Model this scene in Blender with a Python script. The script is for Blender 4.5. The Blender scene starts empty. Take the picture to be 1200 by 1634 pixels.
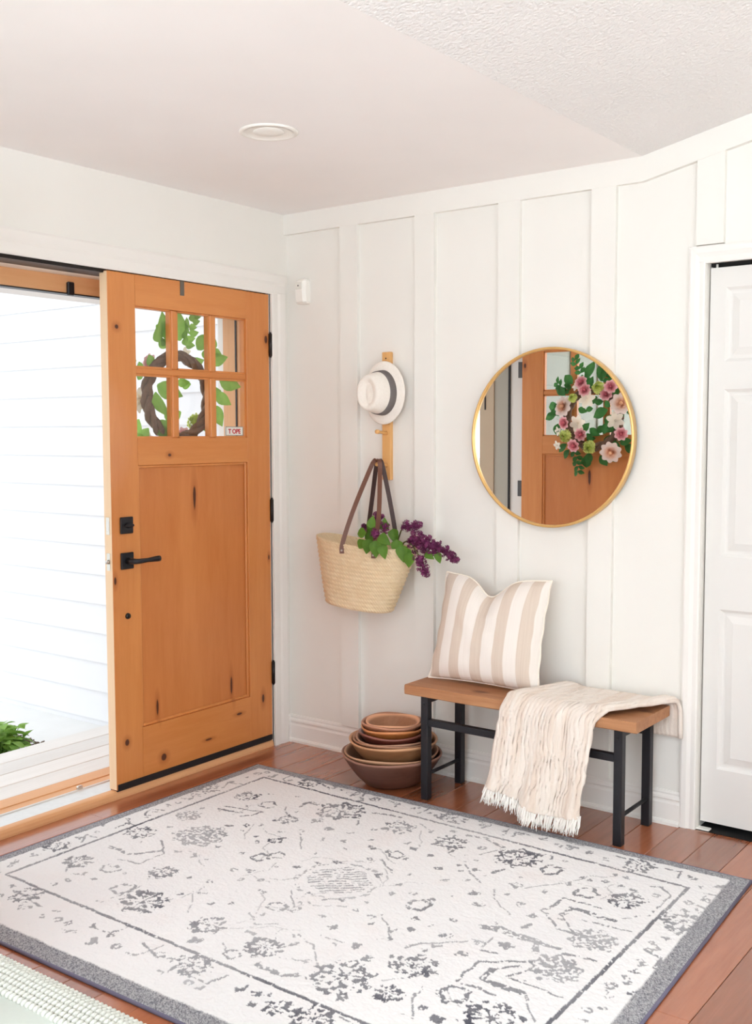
import bpy, bmesh, math, random
import numpy as np
from mathutils import Vector, Matrix, noise as mnoise

PI = math.pi
C = bpy.context.scene.collection
S = bpy.context.scene
random.seed(7)
rng = np.random.default_rng(11)

# ------------------------------------------------------------------ camera
F_PX, PITCH, YAW, ROLL = 1715.0, 0.0719, 0.6406, -0.0024
cam_d = bpy.data.cameras.new('camera')
cam = bpy.data.objects.new('camera', cam_d)
C.objects.link(cam)
S.camera = cam
cam_d.sensor_fit = 'VERTICAL'
cam_d.sensor_height = 24.0
cam_d.lens = 24.0 * F_PX / 1634.0
cam_d.clip_start = 0.05
fw = Vector((-math.sin(YAW) * math.cos(PITCH), math.cos(YAW) * math.cos(PITCH), -math.sin(PITCH)))
rt = Vector((math.cos(YAW), math.sin(YAW), 0))
up = rt.cross(fw)
r2 = rt * math.cos(ROLL) + up * math.sin(ROLL)
u2 = -rt * math.sin(ROLL) + up * math.cos(ROLL)
cm = Matrix((r2, u2, -fw)).transposed().to_4x4()
cm.translation = (3.3204, -3.7738, 1.4418)
cam.matrix_world = cm

# ------------------------------------------------------------------ sky, exposure
SKY = 1.9
world = bpy.data.worlds.new('overcast_sky')
S.world = world
world.use_nodes = True
wn = world.node_tree.nodes
wn['Background'].inputs[0].default_value = (0.91, 0.96, 1.0, 1)
wn['Background'].inputs[1].default_value = SKY
S.view_settings.view_transform = 'Standard'
S.view_settings.look = 'None'
S.view_settings.gamma = 1.0
S.view_settings.use_curve_mapping = False
S.view_settings.exposure = 0.0
S.cycles.use_denoising = True
S.cycles.max_bounces = 12
S.cycles.diffuse_bounces = 8
S.cycles.transparent_max_bounces = 16
S.cycles.sample_clamp_indirect = 12.0


def portal(loc, rot, sx, sy):
    d = bpy.data.lights.new('sky_portal', 'AREA')
    d.shape = 'RECTANGLE'
    d.size, d.size_y = sx, sy
    d.cycles.is_portal = True
    o = bpy.data.objects.new('sky_portal', d)
    C.objects.link(o)
    o.location, o.rotation_euler = loc, rot


RX, RY, CEIL = 6.5, -6.6, 2.442      # far walls of the room, flat ceiling height
CREASE, VSLOPE = 1.725, 0.2143       # where the ceiling starts to rise, and how fast
portal((-0.02, -1.22, 1.05), (0, -PI / 2, 0), 2.05, 2.15)          # doorway, faces +x
WIN_A = (0.5, 3.7, .35, 2.40)      # rear window: x0, x1, z0, z1
WIN_B = (-6.2, -3.9, .45, 2.60)    # side window: y0, y1, z0, z1
portal(((WIN_A[0] + WIN_A[1]) / 2, RY + 0.01, (WIN_A[2] + WIN_A[3]) / 2), (PI / 2, 0, 0), WIN_A[1] - WIN_A[0], WIN_A[3] - WIN_A[2])
portal((RX - 0.01, (WIN_B[0] + WIN_B[1]) / 2, (WIN_B[2] + WIN_B[3]) / 2), (0, PI / 2, 0), WIN_B[3] - WIN_B[2], WIN_B[1] - WIN_B[0])


def fill_lamp(loc, rot, sx, sy, radiance, col):  # area lamps added as fill, in the window openings and behind the camera
    d = bpy.data.lights.new('fill_light', 'AREA')
    d.shape = 'RECTANGLE'
    d.size, d.size_y = sx, sy
    d.energy = radiance * PI * sx * sy
    d.color = col
    o = bpy.data.objects.new('fill_light', d)
    C.objects.link(o)
    o.location, o.rotation_euler = loc, rot


fill_lamp(((WIN_A[0] + WIN_A[1]) / 2, RY + 0.05, (WIN_A[2] + WIN_A[3]) / 2), (PI / 2, 0, 0), WIN_A[1] - WIN_A[0], WIN_A[3] - WIN_A[2], 2.15, (.82, .90, 1.0))
fill_lamp((RX - 0.05, (WIN_B[0] + WIN_B[1]) / 2, (WIN_B[2] + WIN_B[3]) / 2), (0, PI / 2, 0), WIN_B[3] - WIN_B[2], WIN_B[1] - WIN_B[0], 3.7, (.82, .90, 1.0))
fill_lamp((3.6, -4.9, 1.3), (PI, 0, 0), 1.3, 1.3, 44.0, (.82, .90, 1.0))       # added unseen lamp behind the camera, aimed up to brighten the ceiling



# ------------------------------------------------------------------ helpers
def lin(r, g, b):
    return tuple(((c / 255) / 12.92 if c / 255 <= 0.04045 else ((c / 255 + 0.055) / 1.055) ** 2.4) for c in (r, g, b)) + (1,)


class MB:
    def __init__(self):
        self.v, self.f, self.s = [], [], []

    def add(self, vs, fs, smooth=False):
        o = len(self.v)
        self.v.extend([tuple(p) for p in vs])
        self.f.extend([tuple(i + o for i in q) for q in fs])
        self.s.extend([smooth] * len(fs))
        return self

    def box(self, x0, x1, y0, y1, z0, z1, b=0.0):
        x0, x1 = min(x0, x1), max(x0, x1)
        y0, y1 = min(y0, y1), max(y0, y1)
        z0, z1 = min(z0, z1), max(z0, z1)
        if b <= 0:
            vs = [(x, y, z) for x in (x0, x1) for y in (y0, y1) for z in (z0, z1)]
            return self.add(vs, [(0, 1, 3, 2), (4, 6, 7, 5), (0, 4, 5, 1), (2, 3, 7, 6), (0, 2, 6, 4), (1, 5, 7, 3)])
        b = min(b, (x1 - x0) * .45, (y1 - y0) * .45, (z1 - z0) * .45)
        bm = bmesh.new()
        bmesh.ops.create_cube(bm, size=1.0)
        for v in bm.verts:
            v.co = Vector(((x0 + x1) / 2 + v.co.x * (x1 - x0), (y0 + y1) / 2 + v.co.y * (y1 - y0), (z0 + z1) / 2 + v.co.z * (z1 - z0)))
        bmesh.ops.bevel(bm, geom=list(bm.edges), offset=b, segments=1, affect='EDGES')
        bm.verts.index_update()
        self.add([v.co[:] for v in bm.verts], [[v.index for v in f.verts] for f in bm.faces])
        bm.free()
        return self

    def rings(self, rs, closed=True, cap0=False, cap1=False, smooth=True):
        n = len(rs[0])
        vs = [p for r in rs for p in r]
        fs = []
        for i in range(len(rs) - 1):
            for j in range(n if closed else n - 1):
                k = (j + 1) % n
                fs.append((i * n + j, i * n + k, (i + 1) * n + k, (i + 1) * n + j))
        if cap0:
            fs.append(tuple(reversed(range(n))))
        if cap1:
            fs.append(tuple((len(rs) - 1) * n + j for j in range(n)))
        return self.add(vs, fs, smooth)

    def tube(self, pts, rad, n=10, caps=True):
        pts = [Vector(p) for p in pts]
        rads = rad if isinstance(rad, (list, tuple)) else [rad] * len(pts)
        t0 = (pts[1] - pts[0]).normalized()
        a = Vector((0, 0, 1)) if abs(t0.z) < .9 else Vector((1, 0, 0))
        nx = t0.cross(a).normalized()
        rs = []
        for i, p in enumerate(pts):
            t = (pts[min(i + 1, len(pts) - 1)] - pts[max(i - 1, 0)]).normalized()
            nx = (nx - t * nx.dot(t)).normalized()
            ny = t.cross(nx)
            rs.append([p + (nx * math.cos(2 * PI * k / n) + ny * math.sin(2 * PI * k / n)) * rads[i] for k in range(n)])
        return self.rings(rs, True, caps, caps)

    def lathe(self, prof, n=48, center=(0, 0), fn=None):
        rs = []
        for r, z in prof:
            ring = []
            for k in range(n):
                a = 2 * PI * k / n
                p = (center[0] + r * math.cos(a), center[1] + r * math.sin(a), z)
                ring.append(fn(p, a, r) if fn else p)
            rs.append(ring)
        return self.rings(rs, True, True, True)

    def ribbon(self, pts, wdir, w, t):
        pts = [Vector(p) for p in pts]
        rs = []
        for i, p in enumerate(pts):
            d = (pts[min(i + 1, len(pts) - 1)] - pts[max(i - 1, 0)]).normalized()
            wd = wdir[i] if isinstance(wdir, list) else wdir
            wv = Vector(wd)
            wv = (wv - d * wv.dot(d)).normalized()
            nv = d.cross(wv)
            rs.append([p + wv * w / 2 + nv * t / 2, p - wv * w / 2 + nv * t / 2, p - wv * w / 2 - nv * t / 2, p + wv * w / 2 - nv * t / 2])
        return self.rings(rs, True, True, True, smooth=False)

    def ball(self, c, r, nu=8, nv=6, sc=(1, 1, 1)):
        rs = []
        for i in range(nv + 1):
            th = PI * (i / nv) * .98 + .01 * PI
            rs.append([(c[0] + r * sc[0] * math.sin(th) * math.cos(2 * PI * k / nu), c[1] + r * sc[1] * math.sin(th) * math.sin(2 * PI * k / nu), c[2] - r * sc[2] * math.cos(th)) for k in range(nu)])
        return self.rings(rs, True, True, True)

    def mesh(self, name, m=None):
        me = bpy.data.meshes.new(name)
        me.from_pydata(self.v, [], self.f)
        me.polygons.foreach_set('use_smooth', self.s)
        if m:
            me.materials.append(m)
        bm = bmesh.new()
        bm.from_mesh(me)
        bmesh.ops.recalc_face_normals(bm, faces=bm.faces)
        bm.to_mesh(me)
        bm.free()
        return me

    def build(self, name, m, parent=None, kind=None):
        return link(name, self.mesh(name, m), parent, kind)


def link(name, me, parent=None, kind=None):
    o = bpy.data.objects.new(name, me)
    C.objects.link(o)
    if parent:
        o.parent = parent
    if kind:
        o['kind'] = kind
    return o


def thing(name, label, cat, loc=(0, 0, 0), rz=0.0, group=None, kind=None):
    o = bpy.data.objects.new(name, None)
    o.empty_display_size = .05
    C.objects.link(o)
    o.location = loc
    o.rotation_euler = (0, 0, rz)
    o['label'] = label
    o['category'] = cat
    if group:
        o['group'] = group
    if kind:
        o['kind'] = kind
    return o


def structure(name, mb, m, label=None):
    o = mb.build(name, m, None, 'structure')
    if label:
        o['label'] = label
    return o


def structure_root(name, label=None):
    o = bpy.data.objects.new(name, None)
    o.empty_display_size = .05
    C.objects.link(o)
    o['kind'] = 'structure'
    if label:
        o['label'] = label
    return o


# ------------------------------------------------------------------ materials
class NT:
    def __init__(self, name):
        self.m = bpy.data.materials.new(name)
        self.m.use_nodes = True
        self.t = self.m.node_tree
        self.b = self.t.nodes['Principled BSDF']
        self.out = self.t.nodes['Material Output']

    def n(self, typ, **kw):
        nd = self.t.nodes.new(typ)
        for k, v in kw.items():
            if k.startswith('i'):
                nd.inputs[int(k[1:])].default_value = v
            else:
                setattr(nd, k, v)
        return nd

    def l(self, a, b):
        self.t.links.new(a, b)

    def coords(self, sc=(1, 1, 1), kind='Object'):
        tc = self.n('ShaderNodeTexCoord')
        mp = self.n('ShaderNodeMapping')
        mp.inputs['Scale'].default_value = sc
        self.l(tc.outputs[kind], mp.inputs[0])
        return mp.outputs[0]

    def noise(self, vec, scale=5, detail=4, rough=.5, dist=0):
        nd = self.n('ShaderNodeTexNoise')
        nd.inputs['Scale'].default_value = scale
        nd.inputs['Detail'].default_value = detail
        nd.inputs['Roughness'].default_value = rough
        nd.inputs['Distortion'].default_value = dist
        self.l(vec, nd.inputs['Vector'])
        return nd.outputs['Fac']

    def ramp(self, fac, stops):
        nd = self.n('ShaderNodeValToRGB')
        e = nd.color_ramp.elements
        while len(e) < len(stops):
            e.new(.5)
        for k, (p, c) in enumerate(stops):
            e[k].position = p
            e[k].color = c
        self.l(fac, nd.inputs[0])
        return nd.outputs[0]

    def mix(self, fac, a, b, blend='MIX'):
        nd = self.n('ShaderNodeMix', data_type='RGBA', blend_type=blend)
        for sock, v in ((nd.inputs[0], fac), (nd.inputs[6], a), (nd.inputs[7], b)):
            if hasattr(v, 'links'):
                self.l(v, sock)
            else:
                sock.default_value = v
        return nd.outputs[2]

    def math(self, op, a, b=None, c=None, clamp=False):
        nd = self.n('ShaderNodeMath', operation=op, use_clamp=clamp)
        for k, v in enumerate((a, b, c)):
            if v is None:
                continue
            if hasattr(v, 'links'):
                self.l(v, nd.inputs[k])
            else:
                nd.inputs[k].default_value = v
        return nd.outputs[0]

    def bump(self, h, strength=.3, dist=.002):
        nd = self.n('ShaderNodeBump')
        nd.inputs['Strength'].default_value = strength
        nd.inputs['Distance'].default_value = dist
        self.l(h, nd.inputs['Height'])
        self.l(nd.outputs[0], self.b.inputs['Normal'])

    def set(self, col=None, rough=.5, metal=0, spec=.5, coat=0, coat_r=.1):
        if col is not None:
            if hasattr(col, 'links'):
                self.l(col, self.b.inputs['Base Color'])
            else:
                self.b.inputs['Base Color'].default_value = col
        self.b.inputs['Roughness'].default_value = rough
        self.b.inputs['Metallic'].default_value = metal
        self.b.inputs['Specular IOR Level'].default_value = spec
        self.b.inputs['Coat Weight'].default_value = coat
        self.b.inputs['Coat Roughness'].default_value = coat_r
        return self.m


def paint(name, col, rough=.55, bump=0.0, bscale=300, spec=.4, bdist=.002):
    n = NT(name)
    v = n.coords()
    c = n.mix(n.noise(v, 3, 3), tuple(x * .97 for x in col[:3]) + (1,), tuple(min(1, x * 1.02) for x in col[:3]) + (1,))
    n.set(c, rough, spec=spec)
    if bump:
        n.bump(n.noise(v, bscale, 3), bump, bdist)
    return n.m


def plain(name, col, rough=.5, metal=0.0, spec=.5, var=.08, vs=40):
    n = NT(name)
    v = n.coords()
    c = n.mix(n.noise(v, vs, 3), tuple(x * (1 - var) for x in col[:3]) + (1,), tuple(min(1, x * (1 + var)) for x in col[:3]) + (1,))
    n.set(c, rough, metal, spec)
    return n.m


def wood(name, light, dark, axis='z', rough=.4, grain=22.0, knots=(), coat=0.0, spec=.4, island=0.0, vary=False, broad=.5):
    """knots: (x, z, rx, rz) in object space"""
    n = NT(name)
    long_, wide = 1.3, grain
    sc = {'z': (wide, wide, long_), 'x': (long_, wide, wide), 'y': (wide, long_, wide)}[axis]
    v = n.coords(sc)
    if vary:
        oi = n.n('ShaderNodeObjectInfo')
        ad = n.n('ShaderNodeVectorMath', operation='ADD')
        cb = n.n('ShaderNodeCombineXYZ')
        n.l(n.math('MULTIPLY', oi.outputs['Random'], 97.0), cb.inputs[0])
        n.l(n.math('MULTIPLY', oi.outputs['Random'], 41.0), cb.inputs[1])
        n.l(v, ad.inputs[0])
        n.l(cb.outputs[0], ad.inputs[1])
        v = ad.outputs[0]
    fine = n.noise(v, 3.0, 6, .65, .3)
    br = n.noise(v, .35, 3, .5, 1.2)
    c = n.mix(n.math('ADD', n.math('MULTIPLY', fine, .75), n.math('MULTIPLY', n.math('SUBTRACT', br, .5), broad * 2), clamp=True), dark, light)
    if vary:
        h = n.n('ShaderNodeHueSaturation')
        n.l(n.math('ADD', n.math('MULTIPLY', oi.outputs['Random'], island), 1 - island / 2), h.inputs['Value'])
        n.l(c, h.inputs['Color'])
        c = h.outputs[0]
    if knots:
        tc = n.n('ShaderNodeTexCoord')
        wob = n.n('ShaderNodeTexNoise')
        wob.inputs['Scale'].default_value = 14
        n.l(tc.outputs['Object'], wob.inputs['Vector'])
        halo, core = None, None
        for kx, kz, rx, rz in knots:
            sb = n.n('ShaderNodeVectorMath', operation='SUBTRACT')
            sb.inputs[1].default_value = (kx, 0, kz)
            n.l(tc.outputs['Object'], sb.inputs[0])
            ml = n.n('ShaderNodeVectorMath', operation='MULTIPLY')
            ml.inputs[1].default_value = (1 / rx, 0, 1 / rz)
            n.l(sb.outputs[0], ml.inputs[0])
            ln = n.n('ShaderNodeVectorMath', operation='LENGTH')
            n.l(ml.outputs[0], ln.inputs[0])
            d = n.math('ADD', ln.outputs['Value'], n.math('MULTIPLY', n.math('SUBTRACT', wob.outputs['Fac'], .5), 1.0))
            h1 = n.math('SUBTRACT', 1.0, n.math('DIVIDE', d, 3.2), clamp=True)
            c1 = n.math('MULTIPLY', n.math('SUBTRACT', 1.15, d), 3.0, clamp=True)
            halo = h1 if halo is None else n.math('MAXIMUM', halo, h1)
            core = c1 if core is None else n.math('MAXIMUM', core, c1)
        c = n.mix(n.math('MULTIPLY', halo, .75), c, lin(150, 72, 30))
        c = n.mix(n.math('MULTIPLY', core, .9), c, lin(62, 28, 18))
    n.set(c, rough, coat=coat, coat_r=.12, spec=spec)
    n.bump(fine, .12, .001)
    return n.m


M = {}
M['wall'] = paint('wall_paint', lin(232, 230, 224), .6, .06, 260)
M['trim'] = paint('trim_paint', lin(234, 231, 226), .38)
M['ceil'] = paint('ceiling_paint', lin(244, 241, 240), .8, .0)
M['ceil_tex'] = paint('textured_ceiling_paint', lin(233, 231, 230), .85, 1.0, 95, .4, .006)
M['closet'] = paint('closet_door_paint', lin(223, 221, 217), .4)
M['grey_paint'] = paint('grey_jamb_paint', lin(176, 170, 156), .5)
M['dim_wall'] = paint('dim_wall_grey_green', lin(150, 156, 142), .55)  # dimness of the wall beyond the doorway, put into the colour
M['siding'] = paint('siding_paint', lin(234, 235, 238), .6)
KN = [(.460, 1.148, .008, .045), (.685, .292, .006, .030), (.252, .293, .006, .038), (.859, .183, .009, .012), (.666, .077, .013, .013),
      (.903, .839, .006, .015), (.014, .850, .005, .012), (.061, .201, .008, .020), (.218, .164, .016, .005), (.872, 1.829, .009, .009),
      (.608, 1.327, .010, .007), (.020, 1.837, .008, .016), (.410, .092, .018, .004)]
M['door'] = wood('knotty_alder', lin(222, 152, 88), lin(198, 120, 60), 'z', .42, 13, KN, coat=.15)
M['door_h'] = wood('knotty_alder_rail', lin(222, 152, 88), lin(198, 120, 60), 'x', .42, 13, KN, coat=.15)
M['door_panel'] = wood('knotty_alder_panel', lin(214, 140, 80), lin(188, 110, 54), 'z', .42, 9, KN, coat=.15)
M['frame_wood'] = wood('frame_fir', lin(232, 184, 138), lin(216, 158, 108), 'y', .5, 20)
M['frame_wood_z'] = wood('frame_fir_upright', lin(232, 184, 138), lin(216, 158, 108), 'z', .5, 20)
M['edge_daylit'] = wood('daylit_edge_wood', lin(250, 228, 196), lin(240, 208, 168), 'z', .5, 20)  # door edge made paler: outdoor brightness put into the wood colour
M['grey_hinge'] = plain('grey_hinge_plate', lin(92, 90, 90), .5, .3)
M['floor'] = wood('cherry_laminate', lin(186, 114, 78), lin(138, 76, 48), 'y', .26, 16, coat=.8, spec=.5, vary=True, island=.42, broad=.22)
M['oak'] = wood('light_oak', lin(236, 190, 128), lin(214, 158, 94), 'z', .45, 40)
M['bench'] = wood('reclaimed_pine', lin(200, 150, 108), lin(158, 104, 68), 'x', .5, 26, [(1.275 - .9, .449 + .0, .035, .2)] and ())
M['black'] = plain('black_steel', lin(34, 33, 38), .42, .3)
M['hinge'] = plain('oil_rubbed_bronze', lin(38, 33, 32), .4, .4)
M['rubber'] = plain('black_rubber', lin(22, 20, 24), .6)
M['nickel'] = plain('satin_nickel', lin(205, 200, 192), .3, 1.0)
M['alu'] = plain('mill_aluminium', lin(222, 222, 220), .4, .35)
M['white_plastic'] = plain('white_plastic', lin(238, 236, 230), .4, var=.02)
M['closet_shade'] = plain('painted_closet_shade', lin(18, 16, 14), .9)  # near-black colour stands in for the shade inside the closet
M['brass'] = plain('brushed_brass', lin(232, 190, 122), .32, .75, var=.05)
M['mirror'] = NT('mirror_silver').set((.95, .95, .95, 1), .0, 1.0)
M['tan_post'] = plain('tan_post_paint', lin(190, 168, 142), .6, var=.05, vs=8)
M['deck'] = wood('weathered_deck', lin(236, 234, 230), lin(218, 215, 210), 'y', .7, 20, vary=True, island=.12)
M['ground'] = plain('pale_concrete', lin(226, 226, 224), .85, var=.06, vs=6)
M['mulch'] = plain('bark_mulch', lin(120, 100, 86), .95, var=.5, vs=60)

ng = NT('window_glass')
tr = ng.n('ShaderNodeBsdfTransparent')
gl = ng.n('ShaderNodeBsdfGlossy')
gl.inputs['Roughness'].default_value = 0.0
fr = ng.n('ShaderNodeLayerWeight')
fr.inputs[0].default_value = .5
fac = ng.math('ADD', ng.math('MULTIPLY', ng.math('POWER', fr.outputs['Facing'], 5.0), .6), .035)
mxs = ng.n('ShaderNodeMixShader')
ng.l(fac, mxs.inputs[0])
ng.l(tr.outputs[0], mxs.inputs[1])
ng.l(gl.outputs[0], mxs.inputs[2])
ng.l(mxs.outputs[0], ng.out.inputs[0])
M['glass'] = ng.m


def foliage(name, c1, c2, trans=.45, rough=.5, island=.5):
    n = NT(name)
    v = n.coords()
    c = n.mix(n.noise(v, 30, 3), c1, c2)
    oi = n.n('ShaderNodeObjectInfo')
    gi = n.n('ShaderNodeNewGeometry')
    hs = n.n('ShaderNodeHueSaturation')
    n.l(n.math('ADD', n.math('MULTIPLY', n.math('ADD', oi.outputs['Random'], gi.outputs['Random Per Island']), island * .5), 1 - island / 2), hs.inputs['Value'])
    n.l(c, hs.inputs['Color'])
    c = hs.outputs[0]
    n.set(c, rough, spec=.3)
    t = n.n('ShaderNodeBsdfTranslucent')
    n.l(c, t.inputs[0])
    mx = n.n('ShaderNodeMixShader')
    mx.inputs[0].default_value = trans
    n.l(n.b.outputs[0], mx.inputs[1])
    n.l(t.outputs[0], mx.inputs[2])
    n.l(mx.outputs[0], n.out.inputs[0])
    return n.m


M['leaf_dark'] = foliage('wreath_leaf_green', lin(40, 100, 54), lin(90, 150, 76))
M['leaf_backlit'] = foliage('backlit_leaf_green', lin(104, 156, 66), lin(166, 200, 100), .65)  # paler wreath leaf green with the backlight painted in
M['leaf_lilac'] = foliage('lilac_leaf_green', lin(58, 98, 30), lin(112, 152, 52), .25)
M['leaf_light'] = foliage('garden_leaf_green', lin(120, 170, 60), lin(170, 205, 110), .4)
def petals(name, heart, rim, R):
    m = foliage(name, heart, rim, .2, .5, .25)
    t = m.node_tree
    tc_ = t.nodes.new('ShaderNodeTexCoord')
    sp = t.nodes.new('ShaderNodeVectorMath')
    sp.operation = 'MULTIPLY'
    sp.inputs[1].default_value = (1, 1, 0)
    ln_ = t.nodes.new('ShaderNodeVectorMath')
    ln_.operation = 'LENGTH'
    t.links.new(tc_.outputs['Object'], sp.inputs[0])
    t.links.new(sp.outputs[0], ln_.inputs[0])
    mr_ = t.nodes.new('ShaderNodeMapRange')
    mr_.inputs[2].default_value = R
    t.links.new(ln_.outputs['Value'], mr_.inputs[0])
    mix_ = [n_ for n_ in t.nodes if n_.bl_idname == 'ShaderNodeMix'][0]
    t.links.new(mr_.outputs[0], mix_.inputs[0])
    return m


M['pink'] = petals('pink_petals', lin(226, 124, 142), lin(252, 206, 210), .036)
M['blush'] = petals('blush_petals', lin(248, 190, 140), lin(252, 236, 228), .045)
M['cream'] = foliage('cream_petals', lin(244, 234, 214), lin(250, 244, 232), .2)
M['lime'] = petals('lime_petals', lin(150, 176, 50), lin(226, 236, 140), .042)
M['lilac'] = foliage('purple_lilac_petals', lin(86, 20, 64), lin(150, 70, 118), .15, .5, 1.0)
M['stem'] = plain('green_brown_stem', lin(96, 92, 52), .7)
M['twig'] = plain('grapevine_twig', lin(112, 88, 72), .8, var=.4, vs=80)


# ================================================================== the setting
def prism_xz(mb, poly, y0, y1):
    n = len(poly)
    vs = [(x, y0, z) for x, z in poly] + [(x, y1, z) for x, z in poly]
    fs = [tuple(range(n)), tuple(reversed(range(n, 2 * n)))] + [(i, (i + 1) % n, n + (i + 1) % n, n + i) for i in range(n)]
    return mb.add(vs, fs)


def prism_xy(mb, poly, z0, z1):
    n = len(poly)
    vs = [(x, y, z0) for x, y in poly] + [(x, y, z1) for x, y in poly]
    fs = [tuple(range(n)), tuple(reversed(range(n, 2 * n)))] + [(i, (i + 1) % n, n + (i + 1) % n, n + i) for i in range(n)]
    return mb.add(vs, fs)


def prism_yz(mb, poly, x0, x1):
    n = len(poly)
    vs = [(x0, y, z) for y, z in poly] + [(x1, y, z) for y, z in poly]
    fs = [tuple(range(n)), tuple(reversed(range(n, 2 * n)))] + [(i, (i + 1) % n, n + (i + 1) % n, n + i) for i in range(n)]
    return mb.add(vs, fs)


def vtop(x):
    return CEIL + max(0, x - CREASE) * VSLOPE


JH, JL = -0.125, -2.345        # jamb faces of the double doorway
HEAD = 2.080
OPX0, OPX1, OPZ = 1.957, 2.690, 2.045   # closet opening

# floor: slab and planks
floor_root = structure_root('floor', 'reddish brown plank floor')
MB().box(-.0, RX, RY, 0.0, -.06, -.010).build('subfloor', M['floor'], floor_root)
mb = MB()
mb.box(3.60, RX, RY, -.0, -.010, .004)
mb.box(.0, 3.60, RY, -3.402, -.010, .004)
mb.build('bounce_carpet', plain('bounce_carpet', lin(226, 221, 212), .95, var=.04, vs=60), floor_root)  # unseen pale carpet added to bounce light onto ceiling and walls
PW = .127
pk = 0
for i in range(int(3.6 / PW)):
    x0 = .002 + i * PW
    y = -.003 - (i * .37) % 1.1
    edges = [-.003]
    while y > -3.3:
        if edges[-1] - y > .1:
            edges.append(y)
        y -= 1.21
    edges.append(-3.4)
    for a, b in zip(edges, edges[1:]):
        hid = x0 > .30 and x0 + PW < 2.18 and a < -.50 and b > -1.95
        if hid:
            continue
        MB().box(x0 + .0008, x0 + PW - .0008, b + .0008, a - .0008, -.010, 0.0, .0016).build('plank', M['floor'], floor_root)

# right wall with battens and crown board
wr = structure_root('wall_right', 'white board and batten wall')
mb = MB()
prism_xz(mb, [(-.25, -.1), (OPX0, -.1), (OPX0, vtop(OPX0)), (CREASE, CEIL), (-.25, CEIL)], 0, .12)
prism_xz(mb, [(OPX0, OPZ), (OPX1, OPZ), (OPX1, vtop(OPX1)), (OPX0, vtop(OPX0))], 0, .12)
prism_xz(mb, [(OPX1, -.1), (RX + .1, -.1), (RX + .1, vtop(RX + .1)), (OPX1, vtop(OPX1))], 0, .12)
mb.build('plaster', M['wall'], wr)
for k in range(9):
    x1 = .422 + .4013 * k
    z0 = .126 if x1 < 1.9 or x1 > 2.75 else 2.103
    prism_xz(MB(), [(x1 - .098, z0), (x1, z0), (x1, vtop(x1) - .088), (x1 - .098, vtop(x1 - .098) - .088)], -.020, 0.001).build('batten', M['wall'], wr)
CB = .090
prism_xz(MB(), [(0.0, CEIL - CB), (CREASE, CEIL - CB), (CREASE, CEIL), (0.0, CEIL)], -.022, 0.001).build('crown_board', M['wall'], wr)
prism_xz(MB(), [(CREASE, CEIL - CB), (RX, vtop(RX) - CB), (RX, vtop(RX)), (CREASE, CEIL)], -.022, 0.001).build('crown_board', M['wall'], wr)

# left wall round the doorway
mb = MB()
mb.box(-.25, 0, JH, .0, -.1, CEIL)
mb.box(-.25, 0, JL, JH, HEAD, CEIL)
mb.box(-.25, 0, RY - .1, JL, -.1, CEIL)
structure('wall_left', mb, M['wall'], 'plain white wall around the double doorway')

# rear and side walls with big windows (daylight behind the photographer)
A0, A1, A2, A3 = WIN_A
mb = MB()
mb.box(-.25, A0, RY - .15, RY, -.1, CEIL)
mb.box(A0, A1, RY - .15, RY, -.1, A2)
mb.box(A0, A1, RY - .15, RY, A3, CEIL)
prism_xz(mb, [(A1, -.1), (RX + .1, -.1), (RX + .1, vtop(RX + .1)), (A1, vtop(A1))], RY - .15, RY)
prism_xz(mb, [(CREASE, CEIL), (A1, CEIL), (A1, vtop(A1))], RY - .15, RY)
structure('wall_back', mb, M['wall'])
B0, B1, B2, B3 = WIN_B
mb = MB()
mb.box(RX, RX + .15, B1, .1, -.1, vtop(RX) + .05)
mb.box(RX, RX + .15, RY, B0, -.1, vtop(RX) + .05)
mb.box(RX, RX + .15, B0, B1, -.1, B2)
mb.box(RX, RX + .15, B0, B1, B3, vtop(RX) + .05)
structure('wall_side', mb, M['wall'])
ya, yb, xa, xb = RY - .1, RY - .04, RX + .04, RX + .1
for nm, bars in (('window_1', [(A0, A0 + .06, ya, yb, A2, A3), (A1 - .06, A1, ya, yb, A2, A3), (A0, A1, ya, yb, A2, A2 + .06), (A0, A1, ya, yb, A3 - .06, A3)]),
                 ('window_2', [(xa, xb, B0, B0 + .06, B2, B3), (xa, xb, B1 - .06, B1, B2, B3), (xa, xb, B0, B1, B2, B2 + .06), (xa, xb, B0, B1, B3 - .06, B3)])):
    wroot = structure_root(nm)
    for b in bars:
        MB().box(*b).build('window_bar', M['trim'], wroot)

# ceiling: flat part, then the textured slope
cl = structure_root('ceiling', 'white ceiling, flat then sloping up')
MB().box(-.25, CREASE, RY - .1, .12, CEIL, CEIL + .08).build('flat_ceiling', M['ceil'], cl)
prism_xz(MB(), [(CREASE, CEIL), (RX + .1, vtop(RX + .1)), (RX + .1, vtop(RX + .1) + .08), (CREASE, CEIL + .08)], RY - .1, .12).build('sloped_ceiling', M['ceil_tex'], cl)

# baseboards
BASEP = [(0, 0), (.026, 0), (.026, .010), (.021, .017), (.017, .019), (.016, .078), (.0125, .086), (.0125, .092), (.0155, .097), (.014, .104), (.008, .111), (.0085, .117), (.005, .126), (0, .126)]
prism_yz(MB(), [(-d, z) for d, z in BASEP], .0, 1.905).build('baseboard_right', M['trim'], None, 'structure')
prism_yz(MB(), [(-d, z) for d, z in BASEP], 2.745, RX).build('baseboard_side', M['trim'], None, 'structure')
prism_xz(MB(), [(d, z) for d, z in BASEP], -.030, -.001).build('baseboard_left', M['trim'], None, 'structure')

# casing of the doorway, jambs, sill
t1 = structure_root('trim_1', 'white casing and wooden frame of the front doorway')


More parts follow.
